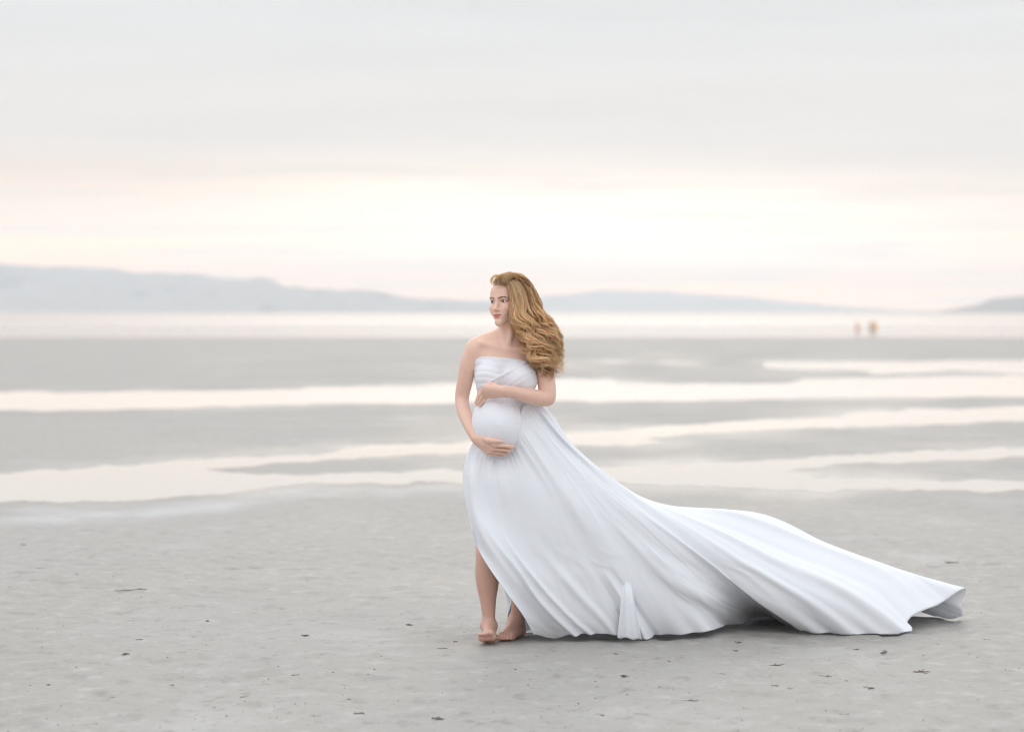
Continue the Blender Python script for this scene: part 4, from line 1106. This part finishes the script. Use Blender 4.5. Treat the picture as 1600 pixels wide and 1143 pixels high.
tiny_person(1367, 524.0, 23, (.92, .52, .20), (.62, .58, .48), (.30, .18, .08), "distant figure in a bright orange top walking by the water", .20, 1.15)

# ------------------------------------------------------------------ weed, twigs and scraps on the sand
m_deb, nt, b, g = material("dried_weed")
gn = nt.nodes.new('ShaderNodeNewGeometry'); oi = nt.nodes.new('ShaderNodeObjectInfo')
nt.links.new(g.mix(oi.outputs['Random'], (0.05, 0.037, 0.028, 1), (0.15, 0.115, 0.088, 1)), b.inputs['Base Color'])
b.inputs['Roughness'].default_value = 0.8
rs = np.random.RandomState(7)
def scrap_mesh(kind, seed):
    r_ = np.random.RandomState(seed); bm = bmesh.new()
    def tube(pts, rad):
        pts = np.array(pts); n = len(pts); ring = []
        for i, p in enumerate(pts):
            t = pts[min(i + 1, n - 1)] - pts[max(i - 1, 0)]; t = t / (np.linalg.norm(t) + 1e-9)
            a = np.cross(t, [0, 0, 1.0]); a /= np.linalg.norm(a) + 1e-9; b2 = np.cross(a, t)
            rr = rad * (0.45 + 0.55 * math.sin(math.pi * (i + .6) / (n + .2)))
            ring.append([bm.verts.new(p + rr * (math.cos(k) * a + math.sin(k) * b2)) for k in (0, 1.26, 2.51, 3.77, 5.03)])
        for i in range(n - 1):
            for k in range(5): bm.faces.new((ring[i][k], ring[i][(k + 1) % 5], ring[i + 1][(k + 1) % 5], ring[i + 1][k]))
        bm.faces.new(ring[0][::-1]); bm.faces.new(ring[-1])
    if kind == 'twig':
        pts = [np.array([(i / 7 - .5), 0.06 * r_.randn(), 0.012 + 0.012 * r_.rand()]) for i in range(8)]
        tube(pts, 0.020 + .008 * r_.rand())
        j = r_.randint(2, 6); q_ = pts[j]
        tube([q_, q_ + np.array([.10, .10 * r_.choice([-1, 1]), .02]), q_ + np.array([.18, .2 * r_.choice([-1, 1]), .015])], 0.012)
    elif kind == 'weed':
        for k in range(7):
            a = r_.rand() * 6.28; L = .25 + .3 * r_.rand(); c = np.array([.14 * r_.randn(), .12 * r_.randn(), .02])
            tube([c + np.array([math.cos(a) * L * (t - .5) + .04 * r_.randn(), math.sin(a) * L * (t - .5) * .7 + .04 * r_.randn(), .05 * math.sin(math.pi * t) + .012]) for t in np.linspace(0, 1, 6)], .030 + .025 * r_.rand())
    else:
        V, Fc = uv_ball(np.zeros(3), (.5, .36, .20), None, 10, 6)
        V = V * (1 + .35 * (r_.rand(len(V), 1) - .5)); V[:, 2] += .12
        vs_ = [bm.verts.new(p) for p in V]
        for f_ in Fc:
            try: bm.faces.new([vs_[i] for i in f_])
            except ValueError: pass
    me = bpy.data.meshes.new(kind); bm.to_mesh(me); bm.free(); me.materials.append(m_deb); return me
MESH = {k: [scrap_mesh(k, s) for s in range(4)] for k in ('twig', 'weed', 'clod')}
INFO = {'twig': ("thin_twig", "thin dark broken twig lying flat on the sand", "twig", "twigs scattered on the sand"),
        'weed': ("weed_scrap", "small dark tangle of dried weed on the sand", "weed", "weed scraps scattered on the sand"),
        'clod': ("mud_clod", "small dark lump of mud on the sand", "mud lump", "mud lumps scattered on the sand")}
def scrap(kind, px, py, len_px, k):
    p = WG(px, py); size = len_px * p[1] / F
    o = bpy.data.objects.new(INFO[kind][0], MESH[kind][k % 4]); COL.objects.link(o)
    o.location = (p[0], p[1], float(ground_z(p[0], p[1])) - 0.002)
    o.scale = (size, size * (1.6 if kind != 'twig' else 1.1), size * (0.6 if kind != 'twig' else 0.6)); o.rotation_euler = (0, 0, rs.randn() * 0.35)
    size_w = 'long' if len_px >= 34 else ('short' if kind == 'twig' else ('larger' if len_px >= 20 else 'tiny'))
    refs = {"the woman's bare feet": (775, 1003), "the front hem of the gown": (930, 990), "the middle of the train": (1180, 985), "the far end of the train": (1440, 985), "the pool edge": (120, 790), "the salt edge": (60, 800)}
    far = min(refs.items(), key=lambda kv: math.hypot(px - kv[1][0], (py - kv[1][1]) * 2.2)); dist = math.hypot(px - far[1][0], (py - far[1][1]) * 2.2)
    where = "close to" if dist < 130 else ("some way from" if dist < 300 else "far from")
    noun = {'twig': "thin dark twig", 'weed': "dark dried weed", 'clod': "dark lump of mud"}[kind]
    tag(o, f"{size_w} {noun} on sand {where} {far[0]}", INFO[kind][2], f"{size_w} {INFO[kind][3]} {where} {far[0]}")
SPOTS = [('twig',205,921,52),('weed',217,1001,16),('twig',372,951,34),('weed',323,968,16),('twig',318,986,28),('twig',305,1015,26),('weed',478,993,20),('twig',497,1023,32),('weed',638,975,16),
 ('weed',73,1069,14),('twig',90,1072,28),('weed',118,1043,12),('weed',195,1022,20),('twig',185,1088,26),('weed',267,1064,20),('weed',384,1084,18),('twig',350,1126,26),('weed',560,1113,24),('weed',686,1121,28),('twig',600,1074,26),('clod',545,1090,8),('weed',462,1051,22),('clod',712,1003,9),('clod',480,904,6),
 ('twig',700,1014,34),('weed',741,976,7),('weed',1155,1004,20),('twig',965,1021,22),('weed',962,1022,14),('twig',1010,1035,26),('weed',1150,1018,16),('twig',1205,1040,60),('twig',1280,1054,44),('weed',1338,1012,16),('twig',1335,1014,30),('weed',1382,1016,22),('weed',1385,1024,18),('weed',1437,1047,30),('twig',1440,1050,36),('twig',1572,1046,32),
 ('weed',975,1056,22),('twig',990,1069,26),('weed',1052,1074,12),('twig',1065,1073,40),('weed',1232,1074,16),('weed',1210,1069,18),('weed',1360,1074,24),('weed',937,1115,16),('twig',1065,1092,50),('weed',1320,1109,26),('weed',1545,998,14),('twig',1580,998,26),('twig',1440,990,40),('clod',1323,1064,7),('weed',805,1045,14),('twig',835,1048,30),('weed',835,1028,10),('twig',140,869,40),('twig',60,886,36),('weed',120,896,12),('twig',60,905,30),('weed',35,852,14)]
SPOTS += [('twig',1475,876,46),('weed',1500,874,10),('twig',1440,892,24),('clod',1045,1031,6),('twig',1120,1052,30),('twig',30,1095,24),('weed',110,1132,12)]
for k, (kd, x, y, L) in enumerate(SPOTS): scrap(kd, x, y, L, k)
# specks too small and too many to pick apart
SV, SFc = [], []
for k in range(620):
    y = 8.6 + 6.5 * rs.rand() ** 1.3; x = (rs.rand() - .5) * 0.46 * y
    L = 0.002 + 0.006 * rs.rand() ** 2; a = rs.rand() * 3.14; z = float(ground_z(x, y))
    c_, s_ = math.cos(a), math.sin(a); w_ = L * (.3 + .4 * rs.rand()); n0 = len(SV)
    for (u_, v_) in ((-L, 0), (0, -w_), (L, 0), (0, w_)): SV.append((x + u_ * c_ - v_ * s_, y + u_ * s_ + v_ * c_, z - .001))
    SV.append((x, y, z + L * .5))
    SFc += [(n0, n0 + 1, n0 + 4), (n0 + 1, n0 + 2, n0 + 4), (n0 + 2, n0 + 3, n0 + 4), (n0 + 3, n0, n0 + 4)]
specks = mesh_obj("sand_specks", np.array(SV), SFc, m_deb, smooth=False)
tag(specks, "tiny dark specks of debris strewn over the sand", None, None, 'stuff')
